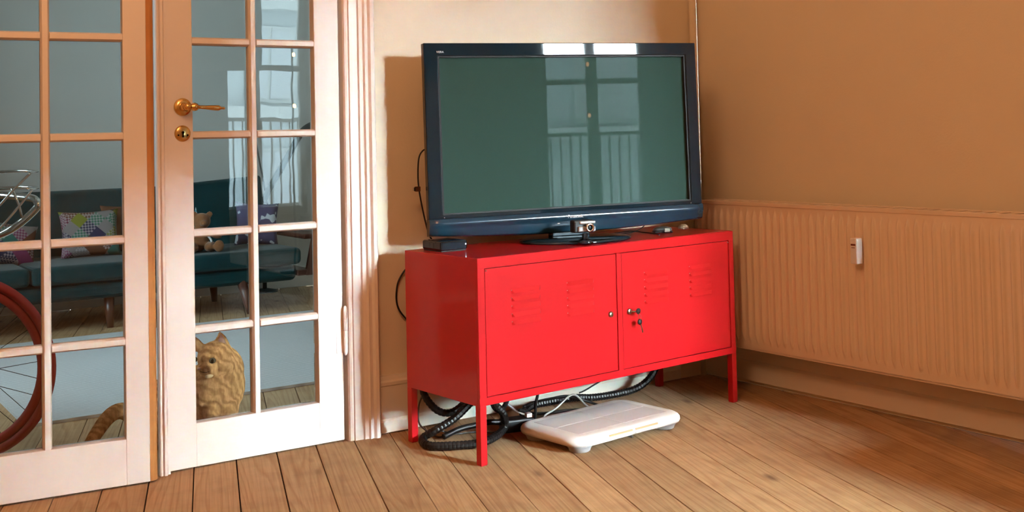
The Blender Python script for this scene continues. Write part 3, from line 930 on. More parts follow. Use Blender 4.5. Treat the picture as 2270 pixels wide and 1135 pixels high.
for x0, x1 in ((-0.118, -0.012), (0.002, 0.108)):
    s_ = MB().add([(x0, -HY-0.0008, 0.0285), (x1, -HY-0.0008, 0.0285), (x1, -HY-0.0002, 0.0385), (x0, -HY-0.0002, 0.0385), (x0, -HY+0.002, 0.0285), (x1, -HY+0.002, 0.0285), (x1, -HY+0.002, 0.0385), (x0, -HY+0.002, 0.0385)],
                  [(0, 1, 2, 3), (7, 6, 5, 4), (0, 4, 5, 1), (1, 5, 6, 2), (2, 6, 7, 3), (3, 7, 4, 0)]).build('warning_sticker', 'sticker_grey', bo)
    MB().add([(x0, -HY-0.0003, 0.0385), (x1, -HY-0.0003, 0.0385), (x1, -HY+0.0001, 0.0435), (x0, -HY+0.0001, 0.0435), (x0, -HY+0.003, 0.0385), (x1, -HY+0.003, 0.0385), (x1, -HY+0.003, 0.0435), (x0, -HY+0.003, 0.0435)],
             [(0, 1, 2, 3), (7, 6, 5, 4), (0, 4, 5, 1), (1, 5, 6, 2), (2, 6, 7, 3), (3, 7, 4, 0)]).build('orange_band', 'sticker_orange', s_)
MB().box(-0.016, -0.009, -HY+0.001, -HY+0.02, 0.016, 0.022).build('power_button', 'grey_plastic', bo)

# ---- cables under the cabinet
S1 = [(0.041, 0.43, 0.175), (0.041, 0.43, 0.148), (0.053, 0.42, 0.116), (0.078, 0.4, 0.084), (0.113, 0.385, 0.073), (0.145, 0.37, 0.088), (0.172, 0.36, 0.118), (0.180, 0.355, 0.150)]
S2 = [(0.170, 0.29, 0.135), (0.153, 0.3, 0.121), (0.091, 0.31, 0.073), (0.03, 0.33, 0.040), (0.000, 0.355, 0.018), (-0.03, 0.308, 0.016), (-0.032, 0.254, 0.016), (0.016, 0.216, 0.016), (0.098, 0.184, 0.016), (0.169, 0.2, 0.018), (0.245, 0.247, 0.03), (0.232, 0.23, 0.08), (0.196, 0.22, 0.117), (0.185, 0.22, 0.15)]
S3 = [(0.40, 0.37, 0.030), (0.445, 0.4, 0.036), (0.492, 0.42, 0.038), (0.587, 0.43, 0.036), (0.69, 0.44, 0.030), (0.761, 0.44, 0.020), (0.849, 0.44, 0.016), (0.939, 0.44, 0.018), (0.998, 0.43, 0.035), (1.046, 0.42, 0.075), (1.075, 0.42, 0.13), (1.08, 0.42, 0.17)]
def sleeve(pts, r, label):
    c = crom(pts, 14)
    # even spacing so that the spiral wrap shows as ribs
    L = [0.0]
    for i in range(1, len(c)):
        L.append(L[-1]+(c[i]-c[i-1]).length)
    step = 0.0042
    out, j = [], 0
    d = 0.0
    while d < L[-1]:
        while L[j+1] < d:
            j += 1
        t = (d-L[j])/max(1e-9, L[j+1]-L[j])
        out.append(c[j].lerp(c[j+1], t)); d += step
    nn2 = len(out)
    o = MB().tube(out, lambda t: r*(1.0 if int(round(t*(nn2-1))) % 3 else 0.90), 10, smooth=False).build('cable_sleeve', 'black_rubber')
    return tag(o, label, 'cable')
sleeve(S1, 0.0125, 'thick black spiral-wrapped cable hanging down behind the rear left cabinet leg')
sleeve(S2, 0.0135, 'thick black spiral-wrapped cable looped on the floor around the front cabinet leg')
sleeve(S3, 0.0135, 'thick black spiral-wrapped cable running along the wall behind the balance board')
def cable(name, pts, r, mat, label, n=8):
    return tag(MB().tube(crom(pts, 8), r, n).build(name, mat), label, 'cable')
cable('cable', [(0.305, 0.36, 0.14), (0.305, 0.36, 0.098), (0.331, 0.36, 0.076), (0.360, 0.345, 0.05), (0.405, 0.322, 0.024), (0.43, 0.30, 0.006)], 0.0035, 'grey_cable', 'thin light grey cable dropping beside the black power adapter')
cable('cable', [(0.440, 0.305, 0.010), (0.470, 0.33, 0.020), (0.54, 0.36, 0.029), (0.644, 0.4, 0.055), (0.671, 0.36, 0.022), (0.68, 0.33, 0.006)], 0.0035, 'grey_cable', 'thin light grey cable winding behind the balance board')
cable('cable', [(0.704, 0.44, 0.046), (0.719, 0.44, 0.048), (0.758, 0.44, 0.060), (0.833, 0.45, 0.085), (0.90, 0.47, 0.14)], 0.003, 'black_rubber', 'thin black cable rising behind the cabinet above the wall cable')
cable('cable', [(0.40, 0.36, 0.055), (0.46, 0.38, 0.058), (0.54, 0.40, 0.055), (0.63, 0.41, 0.050), (0.70, 0.40, 0.025), (0.74, 0.36, 0.006)], 0.0045, 'black_rubber', 'medium black cable lying along the wrapped wall cable')
cable('cable', [(0.36, 0.33, 0.055), (0.43, 0.35, 0.03), (0.52, 0.38, 0.012), (0.60, 0.39, 0.006), (0.66, 0.36, 0.006)], 0.005, 'black_rubber', 'medium black cable curling on the floor behind the balance board')
cable('cable', [(0.392, 0.285, 0.020), (0.408, 0.30, 0.036), (0.425, 0.32, 0.070), (0.445, 0.335, 0.10), (0.455, 0.34, 0.16)], 0.0055, 'black_rubber', 'short black cable rising from the power adapter into the cabinet')
cable('cable', [(0.057, 0.46, 0.19), (0.057, 0.46, 0.14), (0.039, 0.46, 0.093), (0.027, 0.44, 0.047), (0.039, 0.42, 0.023), (0.06, 0.375, 0.004), (0.10, 0.37, 0.004)], 0.003, 'dark_grey_cable', 'thin dark grey cable hanging beside the rear left cabinet leg')
cable('cable', [(0.062, 0.335, 0.012), (0.126, 0.34, 0.026), (0.184, 0.33, 0.032), (0.233, 0.32, 0.036), (0.28, 0.31, 0.03)], 0.010, 'black_rubber', 'black power lead with moulded plug inside the cable loop')
cable('cable', [(0.054, 0.375, 0.030), (0.077, 0.365, 0.022), (0.123, 0.365, 0.006), (0.19, 0.34, 0.006), (0.235, 0.30, 0.006), (0.29, 0.28, 0.02)], 0.003, 'dark_grey_cable', 'thin dark grey cable lying on the floor inside the cable loop')
cable('cable', [(0.215, 0.285, 0.125), (0.238, 0.295, 0.088), (0.27, 0.31, 0.072), (0.31, 0.33, 0.09), (0.35, 0.35, 0.15)], 0.008, 'black_rubber', 'black cable slung low between the cable loop and the adapter')
ad = empty('power_adapter', (0.325, 0.292, 0), R(-12))
tag(ad, 'black power adapter brick on the floor behind the balance board', 'adapter')
MB().box(-0.055, 0.055, -0.030, 0.030, 0.0, 0.042).build('case', 'black_plastic', ad, 0.006)
MB().box(0.030, 0.050, -0.020, 0.004, 0.042, 0.056).build('plug', 'white_plastic', ad, 0.002)

# ---- cables at the wall and television
cable('wall_cable', [(0.075, 0.530, 0.57), (0.045, 0.538, 0.552), (0.022, 0.541, 0.525), (0.008, 0.541, 0.494), (0.004, 0.541, 0.448), (0.014, 0.541, 0.412), (0.036, 0.536, 0.380), (0.06, 0.53, 0.35)], 0.0032, 'black_rubber', 'thin black cable arching out along the wall beside the cabinet')
tc_ = empty('side_cable', (0.047, 0.452, 0.83))
tag(tc_, 'thin black cable with a small plug dangling beside the television edge', 'cable')
MB().tube(crom([(0.045, 0, 0.135), (0.022, 0, 0.128), (0.006, 0, 0.100), (0.002, 0, 0.03), (0.010, 0, -0.035), (0.028, 0, -0.118), (0.036, -0.01, -0.160), (0.05, -0.02, -0.190)], 8), 0.0028, 8).build('cord', 'black_rubber', tc_)
MB().box(-0.010, 0.008, -0.006, 0.005, -0.010, 0.007).build('plug', 'cushion_brown', tc_, 0.0015)
MB().box(-0.018, -0.010, -0.005, 0.004, -0.008, 0.005).build('plug_tip', 'chrome', tc_, 0.0008)
cable('table_cable', [(0.66, 0.36, 0.645), (0.692, 0.33, 0.640), (0.762, 0.3, 0.634), (0.858, 0.3, 0.636), (0.93, 0.33, 0.645), (0.988, 0.36, 0.665)], 0.0022, 'black_rubber', 'thin black cable crossing the cabinet top behind the pedestal')
cable('table_cable', [(0.80, 0.33, 0.634), (0.858, 0.305, 0.640), (0.897, 0.27, 0.634), (0.905, 0.22, 0.6325), (0.88, 0.17, 0.6325)], 0.0022, 'black_rubber', 'thin black cable curling forward on the cabinet top by the gadget')

# ---- radiator (local y along the wall, x towards the wall)
rad = empty('radiator', (1.300, 0, 0), TH)
tag(rad, 'long ribbed panel radiator in cream paint hanging on the right wall', 'radiator')
RY0, RY1, RZ0, RZ1 = -1.30, 0.410, 0.176, 0.728
pitch = 0.0338
rib0 = 0.175
ys = []
kmin = int(math.ceil((RY0+0.03-rib0)/pitch)); kmax = int(math.floor((RY1-0.03-rib0)/pitch))
vsm = 10
ys = [RY0]
a = rib0+(kmin-0.5)*pitch
for k in range(kmin, kmax+1):
    for s in range(vsm):
        ys.append(rib0+(k-0.5)*pitch+pitch*s/vsm)
ys.append(rib0+(kmax+0.5)*pitch); ys.append(RY1)
zs = [RZ0, 0.186, 0.200, 0.206, 0.214, 0.224, 0.236, 0.25, 0.45, 0.655, 0.669, 0.681, 0.691, 0.697, 0.703, 0.716, RZ1]
def ribh(y, z):
    t = (y-rib0)/pitch
    if t < kmin-0.5 or t > kmax+0.5:
        return 0
    f = abs(t-round(t))            # 0 at the rib centre, 0.5 between
    e = min((z-0.200)/0.045, (0.703-z)/0.045)
    if e <= 0:
        return 0
    e = min(1.0, e)
    w = 0.36*math.sqrt(e)          # pointed ends
    if f >= w:
        return 0
    return 0.0115*(0.5+0.5*math.cos(math.pi*f/w))*min(1, e*1.5)
vs_, fs = [], []
for z in zs:
    for y in ys:
        vs_.append((-ribh(y, z), y, z))
ny = len(ys)
for i in range(len(zs)-1):
    for k in range(ny-1):
        fs.append((i*ny+k, i*ny+k+1, (i+1)*ny+k+1, (i+1)*ny+k))
MB().add(vs_, fs, True).build('front_panel', 'radiator_paint', rad)
MB().box(0.0012, 0.004, RY0, RY1, RZ0, RZ1).box(0.0, 0.016, RY0, RY1, RZ0-0.004, RZ0+0.006).build('panel_edge', 'radiator_paint', rad, 0.002)
MB().box(0.084, 0.098, RY0, RY1, RZ0+0.004, RZ1-0.012).build('rear_panel', 'radiator_paint', rad, 0.003)
MB().box(-0.003, 0.006, RY0-0.004, RY1+0.004, RZ1-0.012, RZ1+0.003).box(0.096, 0.102, RY0-0.004, RY1+0.004, RZ1-0.012, RZ1+0.003).build('top_rim', 'radiator_paint', rad, 0.002)
for k in range(int((RY1-RY0)/0.05)):
    MB().box(0.006, 0.096, RY0+0.02+0.05*k, RY0+0.05+0.05*k, RZ1-0.006, RZ1+0.001).build('top_slat', 'radiator_paint', rad)
for y in (RY0, RY1-0.004):
    MB().box(0.002, 0.098, y-0.001, y+0.005, RZ0+0.01, RZ1-0.002).build('end_panel', 'radiator_paint', rad, 0.002)
for y in (-0.95, 0.12):
    MB().box(0.098, 0.142, y-0.015, y+0.015, 0.30, 0.66).build('bracket', 'radiator_paint', rad)
MB().tube([(0.05, RY0+0.06, RZ0), (0.05, RY0+0.06, -0.0)], 0.009, 10).build('feed_pipe', 'radiator_paint', rad)
hm = empty('heat_meter', (1.300-0.0135, -0.392, 0.542), TH)
tag(hm, 'small white heat meter clipped to the radiator ribs', 'meter')
MB().box(-0.031, 0.0, -0.014, 0.014, 0.0, 0.087).build('case', 'white_plastic', hm, 0.003)
MB().box(-0.0316, -0.030, -0.009, 0.010, 0.062, 0.068).build('label_bar', 'meter_dark', hm)
MB().box(-0.0315, -0.030, -0.006, 0.008, 0.054, 0.056).build('label_bar', 'meter_dark', hm)

# ================================================================== BACK ROOM
# ---- rug
rp_ = rrect(1.06, 0.92, 0.05, 6)
rg = MB().prism([(x, y) for x, y in rp_], 0.0005, 0.012).build('rug', 'rug_ribbed')
rg.location = (0.035, 2.345, 0.0)
tag(rg, 'white ribbed rug lying in front of the teal sofa', 'rug')

# ---- sofa
sf = empty('sofa', (0, 3.45, 0))
tag(sf, 'long dark teal sofa with dark wooden frame along the grey wall', 'sofa')
def cushion_box(x0, x1, y0, y1, z0, z1, bev, name, mat, parent, puff=0.0):
    o = MB().box(x0, x1, y0, y1, z0, z1).build(name, mat, parent, bev, 4)
    return o
for x0, x1 in ((-1.45, -0.62), (-0.615, 0.07), (0.075, 0.90)):
    cushion_box(x0, x1, 0.0, 0.68, 0.262, 0.362, 0.03, 'seat_cushion', 'sofa_teal', sf)
cushion_box(-1.45, 0.88, 0.03, 0.72, 0.165, 0.258, 0.035, 'seat_base', 'sofa_teal', sf)
bk = MB()
nx_ = 20
vs_, fs = [], []
for i in range(nx_+1):
    t = i/nx_
    x = -1.45+t*(2.37)
    zt = 0.735+(0.045*max(0, (t-0.72)/0.28))
    for (y, z) in ((0.60, 0.30), (0.70, zt-0.01), (0.72, zt), (0.77, zt), (0.79, zt-0.02), (0.72, 0.30)):
        vs_.append((x, y, z))
for i in range(nx_):
    for k in range(6):
        k2 = (k+1) % 6
        fs.append((i*6+k, i*6+k2, (i+1)*6+k2, (i+1)*6+k))
fs += [tuple(range(6)), tuple(range(nx_*6, nx_*6+6))[::-1]]
bk.add(vs_, fs).build('backrest', 'sofa_teal', sf, 0.015, 3)
for (x, y, dx, dy) in ((0.545, 0.06, 0.03, -0.05), (0.56, 0.62, 0.03, 0.05), (-1.1, 0.06, -0.03, -0.05), (-1.1, 0.62, -0.03, 0.05), (-0.20, 0.10, 0.0, -0.03)):
    MB().tube([(x, y, 0.185), (x+dx, y+dy, 0.0)], lambda t: 0.030-0.012*t, 12).build('leg', 'sofa_wood', sf)
# wooden arm at the right end: slanted post and rail
MB().add([(0.93, 0.02, 0.19), (0.985, 0.02, 0.19), (1.065, 0.09, 0.42), (1.01, 0.09, 0.42), (0.93, 0.05, 0.19), (0.985, 0.05, 0.19), (1.065, 0.12, 0.42), (1.01, 0.12, 0.42)],
         [(0, 1, 2, 3), (7, 6, 5, 4), (0, 4, 5, 1), (1, 5, 6, 2), (2, 6, 7, 3), (3, 7, 4, 0)]).build('arm_post', 'sofa_wood', sf, 0.004)
MB().box(0.93, 1.065, 0.05, 0.78, 0.405, 0.435).build('arm_rail', 'sofa_wood', sf, 0.01)
MB().box(0.88, 0.98, 0.03, 0.70, 0.19, 0.225).build('side_rail', 'sofa_wood', sf, 0.006)
MB().box(-1.45, 0.98, 0.70, 0.735, 0.30, 0.415).build('back_rail', 'sofa_wood', sf, 0.006)

# ---- cushions
def pillow(name, mat, loc, rot, hx, hz, th, label, n=16, tilt=None):
    vs_, fs = [], []
    def side(sg):
        o = len(vs_)
        for i in range(n+1):
            for j in range(n+1):
                u, v = -1+2*i/n, -1+2*j/n
                edge = (1-u**4)*(1-v**4)
                pin = 1-0.10*(1-abs(u)**2)*abs(v)**3
                pin2 = 1-0.10*(1-abs(v)**2)*abs(u)**3
                t = th*(max(0, edge)**0.45)
                vs_.append((hx*u*pin2, sg*t, hz*v*pin))
        for i in range(n):
            for j in range(n):
                a = o+i*(n+1)+j
                f = (a, a+1, a+n+2, a+n+1)
                fs.append(f if sg > 0 else f[::-1])
    side(-1); side(1)
    o = MB().add(vs_, fs, True).build(name, mat)
    o.location = loc; o.rotation_euler = rot
    return tag(o, label, 'cushion')
pillow('patchwork_cushion', 'patchwork_a', (-0.215, 3.90, 0.493), (R(-18), R(-1), R(-6)), 0.165, 0.140, 0.055, 'patchwork cushion with a plain olive diamond in the middle of the sofa')
pillow('patchwork_cushion', 'patchwork_b', (-0.665, 3.86, 0.468), (R(-20), R(12), R(8)), 0.165, 0.125, 0.055, 'patchwork cushion in green and pink behind the chrome bicycle parts')
pillow('brown_cushion', 'cushion_brown', (0.03, 4.02, 0.505), (R(-16), 0, R(4)), 0.15, 0.145, 0.05, 'dark brown cushion tucked behind the patchwork cushion')
pillow('cloud_cushion', 'cloud_print', (0.775, 3.86, 0.488), (R(-17), R(4), R(-14)), 0.135, 0.138, 0.06, 'dark purple cushion printed with white clouds at the sofa end')

# ---- teddy bear
tb = empty('teddy_bear', (0.345, 3.66, 0.362), R(-10))
tag(tb, 'brown teddy bear lying on the teal sofa seat', 'teddy bear')
def remesh(o, vox, it=3):
    rm = o.modifiers.new('skin', 'REMESH'); rm.mode = 'VOXEL'; rm.voxel_size = vox; rm.use_smooth_shade = True
    sm = o.modifiers.new('smooth', 'SMOOTH'); sm.factor = 0.6; sm.iterations = it
    return o
t_ = MB()
t_.ell((0, 0.02, 0.075), (0.062, 0.055, 0.075)); t_.ell((0.02, 0.03, 0.178), (0.052, 0.048, 0.048)); t_.ell((0.024, -0.02, 0.168), (0.022, 0.022, 0.018))
t_.ell((-0.025, 0.03, 0.222), (0.018, 0.010, 0.018)); t_.ell((0.066, 0.03, 0.216), (0.018, 0.010, 0.018))
t_.ell((0.060, -0.04, 0.030), (0.035, 0.065, 0.030), Matrix.Rotation(R(-25), 3, 'Z').to_euler()); t_.ell((-0.050, -0.04, 0.030), (0.035, 0.065, 0.030), Matrix.Rotation(R(15), 3, 'Z').to_euler())
t_.ell((0.098, -0.095, 0.036), (0.030, 0.020, 0.036)); t_.ell((-0.065, -0.100, 0.036), (0.030, 0.020, 0.036))
t_.ell((0.085, -0.01, 0.105), (0.050, 0.026, 0.026), Matrix.Rotation(R(30), 3, 'Y').to_euler()); t_.ell((-0.075, -0.01, 0.105), (0.050, 0.026, 0.026), Matrix.Rotation(R(-30), 3, 'Y').to_euler())
remesh(t_.build('body', 'teddy_brown', tb), 0.006, 2)
MB().tube(crom([(-0.02, -0.055, 0.120), (0.02, -0.062, 0.110), (0.05, -0.060, 0.085), (0.062, -0.066, 0.060)], 6), 0.006, 8).build('ribbon', 'ribbon_white', tb)
# ---- striped paper cone
cn = MB().lathe([(0.050, 0.0), (0.0, 0.255)], (0, 0, 0), (0, 0, 1), 20)
cno = cn.build('paper_cone', 'striped_paper'); cno.location = (0.385, 3.84, 0.3625)
tag(cno, 'small blue and white striped paper cone standing behind the teddy bear', 'paper cone')

# ---- floor lamp behind the sofa end
fl_ = empty('floor_lamp', (1.00, 4.33, 0))
tag(fl_, 'dark grey floor lamp with a slanted arm behind the sofa end', 'lamp')
MB().lathe([(0.0, 0.0), (0.085, 0.0), (0.085, 0.010), (0.03, 0.022), (0.0, 0.022)], (0, -0.01, 0), (0, 0, 1), 28).build('base', 'lamp_grey', fl_)
MB().tube([(0, -0.01, 0.02), (0, -0.01, 0.60)], 0.014, 12).build('pole', 'lamp_grey', fl_)
MB().tube(crom([(0.0, -0.01, 0.59), (0.04, -0.01, 0.68), (0.165, -0.02, 0.885), (0.255, -0.02, 1.03), (0.31, -0.02, 1.085), (0.38, -0.02, 1.11), (0.46, -0.02, 1.10)], 8), lambda t: 0.020+0.006*t, 14).build('arm', 'lamp_grey', fl_)
MB().lathe([(0.02, 0.0), (0.05, 0.04), (0.075, 0.11), (0.070, 0.11), (0.045, 0.04), (0.0, 0.01)], (0.45, -0.02, 1.10), (0.55, 0, -1), 24).build('shade', 'lamp_grey', fl_)
cable('hanging_cord', [(0.93, 4.395, 1.35), (0.99, 4.395, 0.95), (1.05, 4.395, 0.62), (1.08, 4.395, 0.40), (1.085, 4.395, 0.16)], 0.006, 'dark_grey_cable', 'dark cord hanging down the grey wall behind the sofa end')

# ---- bicycle: red wheel, chrome basket and handlebar
VD = Vector((0.562, 0.827, 0)).normalized()          # wheel axle direction
bk_ = empty('bicycle', (-1.275, 1.07, 0), math.atan2(VD.y, VD.x)-math.pi/2)
tag(bk_, 'bicycle with a bright red wheel and chrome basket behind the left door', 'bicycle')
RW = 0.298
def torus_band(r0, r1, hw, n=72):
    prof = [(r0, -hw*0.55), (r0, hw*0.55), ((r0+r1)/2, hw), (r1-0.008, hw*0.85), (r1, 0.0), (r1-0.008, -hw*0.85), ((r0+r1)/2, -hw)]
    m_ = len(prof); vs_, fs = [], []
    for k in range(n):
        a = 2*math.pi*k/n
        for r_, y in prof:
            vs_.append((r_*math.cos(a), y, RW+0.003+r_*math.sin(a)))
    for k in range(n):
        k2 = (k+1) % n
        for i in range(m_):
            i2 = (i+1) % m_
            fs.append((k*m_+i, k*m_+i2, k2*m_+i2, k2*m_+i))
    return MB().add(vs_, fs, True)
torus_band(RW-0.028, RW, 0.018).build('tyre', 'tyre_red', bk_)
torus_band(RW-0.058, RW-0.0285, 0.012).build('rim', 'tyre_red', bk_)
MB().lathe([(0.0, -0.05), (0.012, -0.05), (0.012, -0.03), (0.024, -0.028), (0.024, -0.022), (0.012, -0.018), (0.012, 0.018), (0.024, 0.022), (0.024, 0.028), (0.012, 0.03), (0.012, 0.05), (0.0, 0.05)], (0, 0, RW+0.003), (0, 1, 0), 18).build('hub', 'chrome', bk_)
for k in range(28):
    a = 2*math.pi*(k+0.3)/28; sgn = 1 if k % 2 else -1
    a2 = a+sgn*0.9
    MB().tube([(0.022*math.cos(a2), sgn*0.024, RW+0.003+0.022*math.sin(a2)), ((RW-0.058)*math.cos(a), 0, RW+0.003+(RW-0.058)*math.sin(a))], 0.0011, 5).build('spoke', 'tyre_dark', bk_)
# fork and frame go off to the left
MB().tube(crom([(0, -0.045, RW), (-0.04, -0.045, 0.52), (-0.10, -0.03, 0.70), (-0.13, 0, 0.80)], 6), 0.012, 10).tube(crom([(0, 0.045, RW), (-0.04, 0.045, 0.52), (-0.10, 0.03, 0.70), (-0.13, 0, 0.80)], 6), 0.012, 10).build('fork', 'tyre_red', bk_)
MB().tube([(-0.115, 0, 0.72), (-0.17, 0, 0.95)], 0.018, 12).tube([(-0.13, 0, 0.74), (-0.55, 0, 0.42)], 0.017, 12).build('frame', 'tyre_red', bk_)
hb = MB().tube(crom([(0.02, 0.10, 0.70), (0.09, 0.03, 0.715), (0.150, 0.0, 0.735), (0.195, 0.0, 0.765), (0.238, 0.0, 0.805), (0.242, 0.0, 0.822), (0.205, 0.04, 0.836), (0.10, 0.12, 0.842), (-0.02, 0.20, 0.846)], 8), 0.0125, 12)
hb.build('handlebar', 'chrome', bk_)
bs = MB()
for z, dx in ((0.922, 0.0), (0.868, 0.004)):
    bs.tube(crom([(-0.10, 0.02, z-0.004), (0.05, 0.0, z-0.002), (0.185, -0.02, z+0.002), (0.224+dx, 0.0, z), (0.20, 0.10, z), (0.10, 0.20, z), (-0.10, 0.22, z)], 6), 0.0032, 8)
bs.tube(crom([(0.224, 0.0, 0.922), (0.175, -0.02, 0.868), (0.115, -0.03, 0.805), (0.03, -0.03, 0.785)], 6), 0.0042, 8)
bs.tube(crom([(0.228, 0.0, 0.868), (0.175, -0.02, 0.795), (0.120, -0.03, 0.735), (0.05, -0.03, 0.705)], 6), 0.0042, 8)
bs.tube([(0.168, -0.02, 0.872), (0.188, -0.015, 0.82), (0.196, -0.005, 0.768)], 0.0042, 8)
bs.tube(crom([(-0.10, -0.03, 0.79), (0.06, -0.03, 0.80), (0.12, -0.03, 0.81)], 6), 0.004, 8)
bs.build('basket', 'chrome', bk_)

# ---- cat sitting behind the right door leaf
ct_ = empty('cat', (-0.60, 0.86, 0))
tag(ct_, 'orange tabby cat sitting behind the glass of the right door', 'cat')
c = MB()
E_ = lambda x, y, z: Matrix.Rotation(R(z), 3, 'Z').to_euler() if (x == 0 and y == 0) else (Matrix.Rotation(R(z), 3, 'Z') @ Matrix.Rotation(R(y), 3, 'Y') @ Matrix.Rotation(R(x), 3, 'X')).to_euler()
# trunk: chest on the right, haunches to the left behind the stile
c.ell((0.085, 0.02, 0.165), (0.098, 0.080, 0.115), E_(0, 10, 0))
c.ell((0.075, 0.02, 0.095), (0.085, 0.075, 0.095))
c.ell((0.000, 0.05, 0.130), (0.120, 0.085, 0.115), E_(0, 8, 0))
c.ell((-0.100, 0.06, 0.105), (0.110, 0.090, 0.105))
c.ell((-0.150, 0.00, 0.070), (0.075, 0.045, 0.070))
# neck and head, turned to look left
c.ell((0.095, 0.005, 0.225), (0.080, 0.066, 0.085), E_(0, -15, 0))
c.ell((0.070, -0.015, 0.276), (0.062, 0.054, 0.054), E_(0, -8, 0))
c.ell((0.085, -0.040, 0.250), (0.048, 0.034, 0.042))
c.ell((0.036, -0.042, 0.250), (0.036, 0.030, 0.026), E_(0, -18, 20))
c.ell((0.014, -0.050, 0.247), (0.017, 0.016, 0.014))
c.ell((0.036, -0.052, 0.228), (0.024, 0.018, 0.014), E_(0, -10, 0))
c.ell((0.030, -0.045, 0.283), (0.020, 0.018, 0.018))
# forelegs
c.tube([(0.105, -0.035, 0.12), (0.100, -0.055, 0.06), (0.095, -0.065, 0.018)], lambda t: 0.032-0.012*t, 12)
c.tube([(0.045, -0.035, 0.12), (0.040, -0.058, 0.06), (0.035, -0.068, 0.018)], lambda t: 0.032-0.012*t, 12)
c.ell((0.092, -0.080, 0.014), (0.020, 0.028, 0.014)); c.ell((0.032, -0.083, 0.014), (0.020, 0.028, 0.014))
# hind foot and tail reaching left along the floor
c.ell((-0.170, -0.050, 0.018), (0.050, 0.022, 0.018))
c.tube(crom([(-0.18, 0.07, 0.10), (-0.225, 0.06, 0.125), (-0.27, 0.04, 0.115), (-0.32, 0.01, 0.070), (-0.36, -0.02, 0.030), (-0.42, -0.05, 0.018)], 6), lambda t: 0.030-0.014*t, 12)
# ears
def ear(mb, base, tip, w, d):
    b_ = Vector(base); t_ = Vector(tip)
    ax = (t_-b_).normalized()
    sd = Vector((1, -0.35, 0)); sd = (sd-ax*sd.dot(ax)).normalized(); nr = ax.cross(sd)
    vs_ = []
    for k in range(10):
        a = 2*math.pi*k/10
        vs_.append(b_+sd*(w*math.cos(a))+nr*(d*math.sin(a)))
    mid = b_.lerp(t_, 0.55)
    for k in range(10):
        a = 2*math.pi*k/10
        vs_.append(mid+sd*(w*0.62*math.cos(a))+nr*(d*0.6*math.sin(a)))
    vs_.append(t_)
    fs = [tuple(range(10))[::-1]]
    for k in range(10):
        k2 = (k+1) % 10
        fs.append((k, k2, 10+k2, 10+k)); fs.append((10+k, 10+k2, 20))
    mb.add(vs_, fs, True)
ear(c, (0.094, -0.016, 0.298), (0.084, -0.022, 0.368), 0.032, 0.015)
ear(c, (0.018, -0.002, 0.305), (-0.010, -0.006, 0.362), 0.026, 0.014)
remesh(c.build('body', 'cat_fur', ct_), 0.005, 3)
ey = MB().ell((0.0425, -0.0655, 0.2735), (0.0118, 0.0078, 0.0098), n=16, m=10).build('eye', 'cat_eye', ct_)
MB().ell((0.0400, -0.0722, 0.2735), (0.0050, 0.0016, 0.0076), n=10, m=8).build('pupil', 'dark_hole', ey)
MB().ell((-0.004, -0.034, 0.279), (0.006, 0.006, 0.0082), n=12, m=8).build('eye', 'cat_eye', ct_)
MB().ell((-0.001, -0.058, 0.2515), (0.0058, 0.0055, 0.0045), n=10, m=8).build('nose', 'cat_pink', ct_)
MB().ell((0.036, -0.0605, 0.226), (0.020, 0.0090, 0.0090), E_(0, -12, 15), n=14, m=10).build('chin_patch', 'cat_white', ct_)
MB().tube(crom([(0.000, -0.066, 0.243), (0.014, -0.0685, 0.2385), (0.030, -0.0700, 0.2395)], 5), 0.0008, 6).build('mouth', 'dark_hole', ct_)
ie = MB(); ear(ie, (0.089, -0.031, 0.305), (0.084, -0.032, 0.354), 0.017, 0.005)
ie.build('inner_ear', 'cat_pink', ct_)

# ================================================================== BEHIND THE CAMERA (lights the room, shows in reflections)
# unseen drum pendant, switched off, added to shade the upper left of the doors
pl_ = empty('shading_pendant', (0.15, -1.9, 1.40))
tag(pl_, 'unseen wide cloth drum pendant added to shade the upper doors', 'lamp')
MB().lathe([(0.33, 0.0), (0.33, 0.50), (0.326, 0.50), (0.326, 0.0), (0.33, 0.0)], (0, 0, 0), (0, 0, 1), 40).build('shade', 'curtain_cloth', pl_)
MB().box(-0.327, 0.327, -0.006, 0.006, 0.47, 0.48).box(-0.006, 0.006, -0.327, 0.327, 0.47, 0.48).build('shade_spider', 'iron_black', pl_)
MB().tube([(0, 0, 0.40), (0, 0, HC-1.40)], 0.004, 8).build('cord', 'white_plastic', pl_)
MB().ell((0, 0, 0.36), (0.04, 0.04, 0.05), n=16, m=10).build('bulb', 'white_plastic', pl_)
# lit paper globe: the warm light of the room
ul = empty('globe_lamp', (-1.3, -1.6, 2.2))
tag(ul, 'glowing round paper globe lamp hanging from the ceiling', 'lamp')
MB().ell((0, 0, 0), (0.28, 0.28, 0.26), n=32, m=20).build('globe', 'lampshade_paper', ul)
MB().tube([(0, 0, 0.25), (0, 0, HC-2.2)], 0.004, 8).build('cord', 'white_plastic', ul)
# low unseen cupboard added to keep daylight off the floor by the radiator
sd = empty('shading_sideboard', (1.29, -2.25, 0))
tag(sd, 'low wooden cupboard added out of view to shade the floor by the radiator', 'shading_sideboard')
MB().box(-0.20, 0.19, -0.55, 0.55, 0.10, 0.52).build('carcass', 'sofa_wood', sd, 0.004)
for y0, y1 in ((-0.54, -0.01), (0.01, 0.54)):
    dr = MB().box(-0.218, -0.201, y0, y1, 0.12, 0.50).build('door', 'sofa_wood', sd, 0.003)
    MB().ell((-0.229, (y1-0.05) if y0 < -0.3 else (y0+0.05), 0.45), (0.012, 0.012, 0.012), n=12, m=8).build('knob', 'brass', dr)
for sx in (-0.16, 0.15):
    for sy in (-0.5, 0.5):
        MB().tube([(sx, sy, 0.10), (sx, sy, 0.0)], 0.018, 10).build('leg', 'sofa_wood', sd)
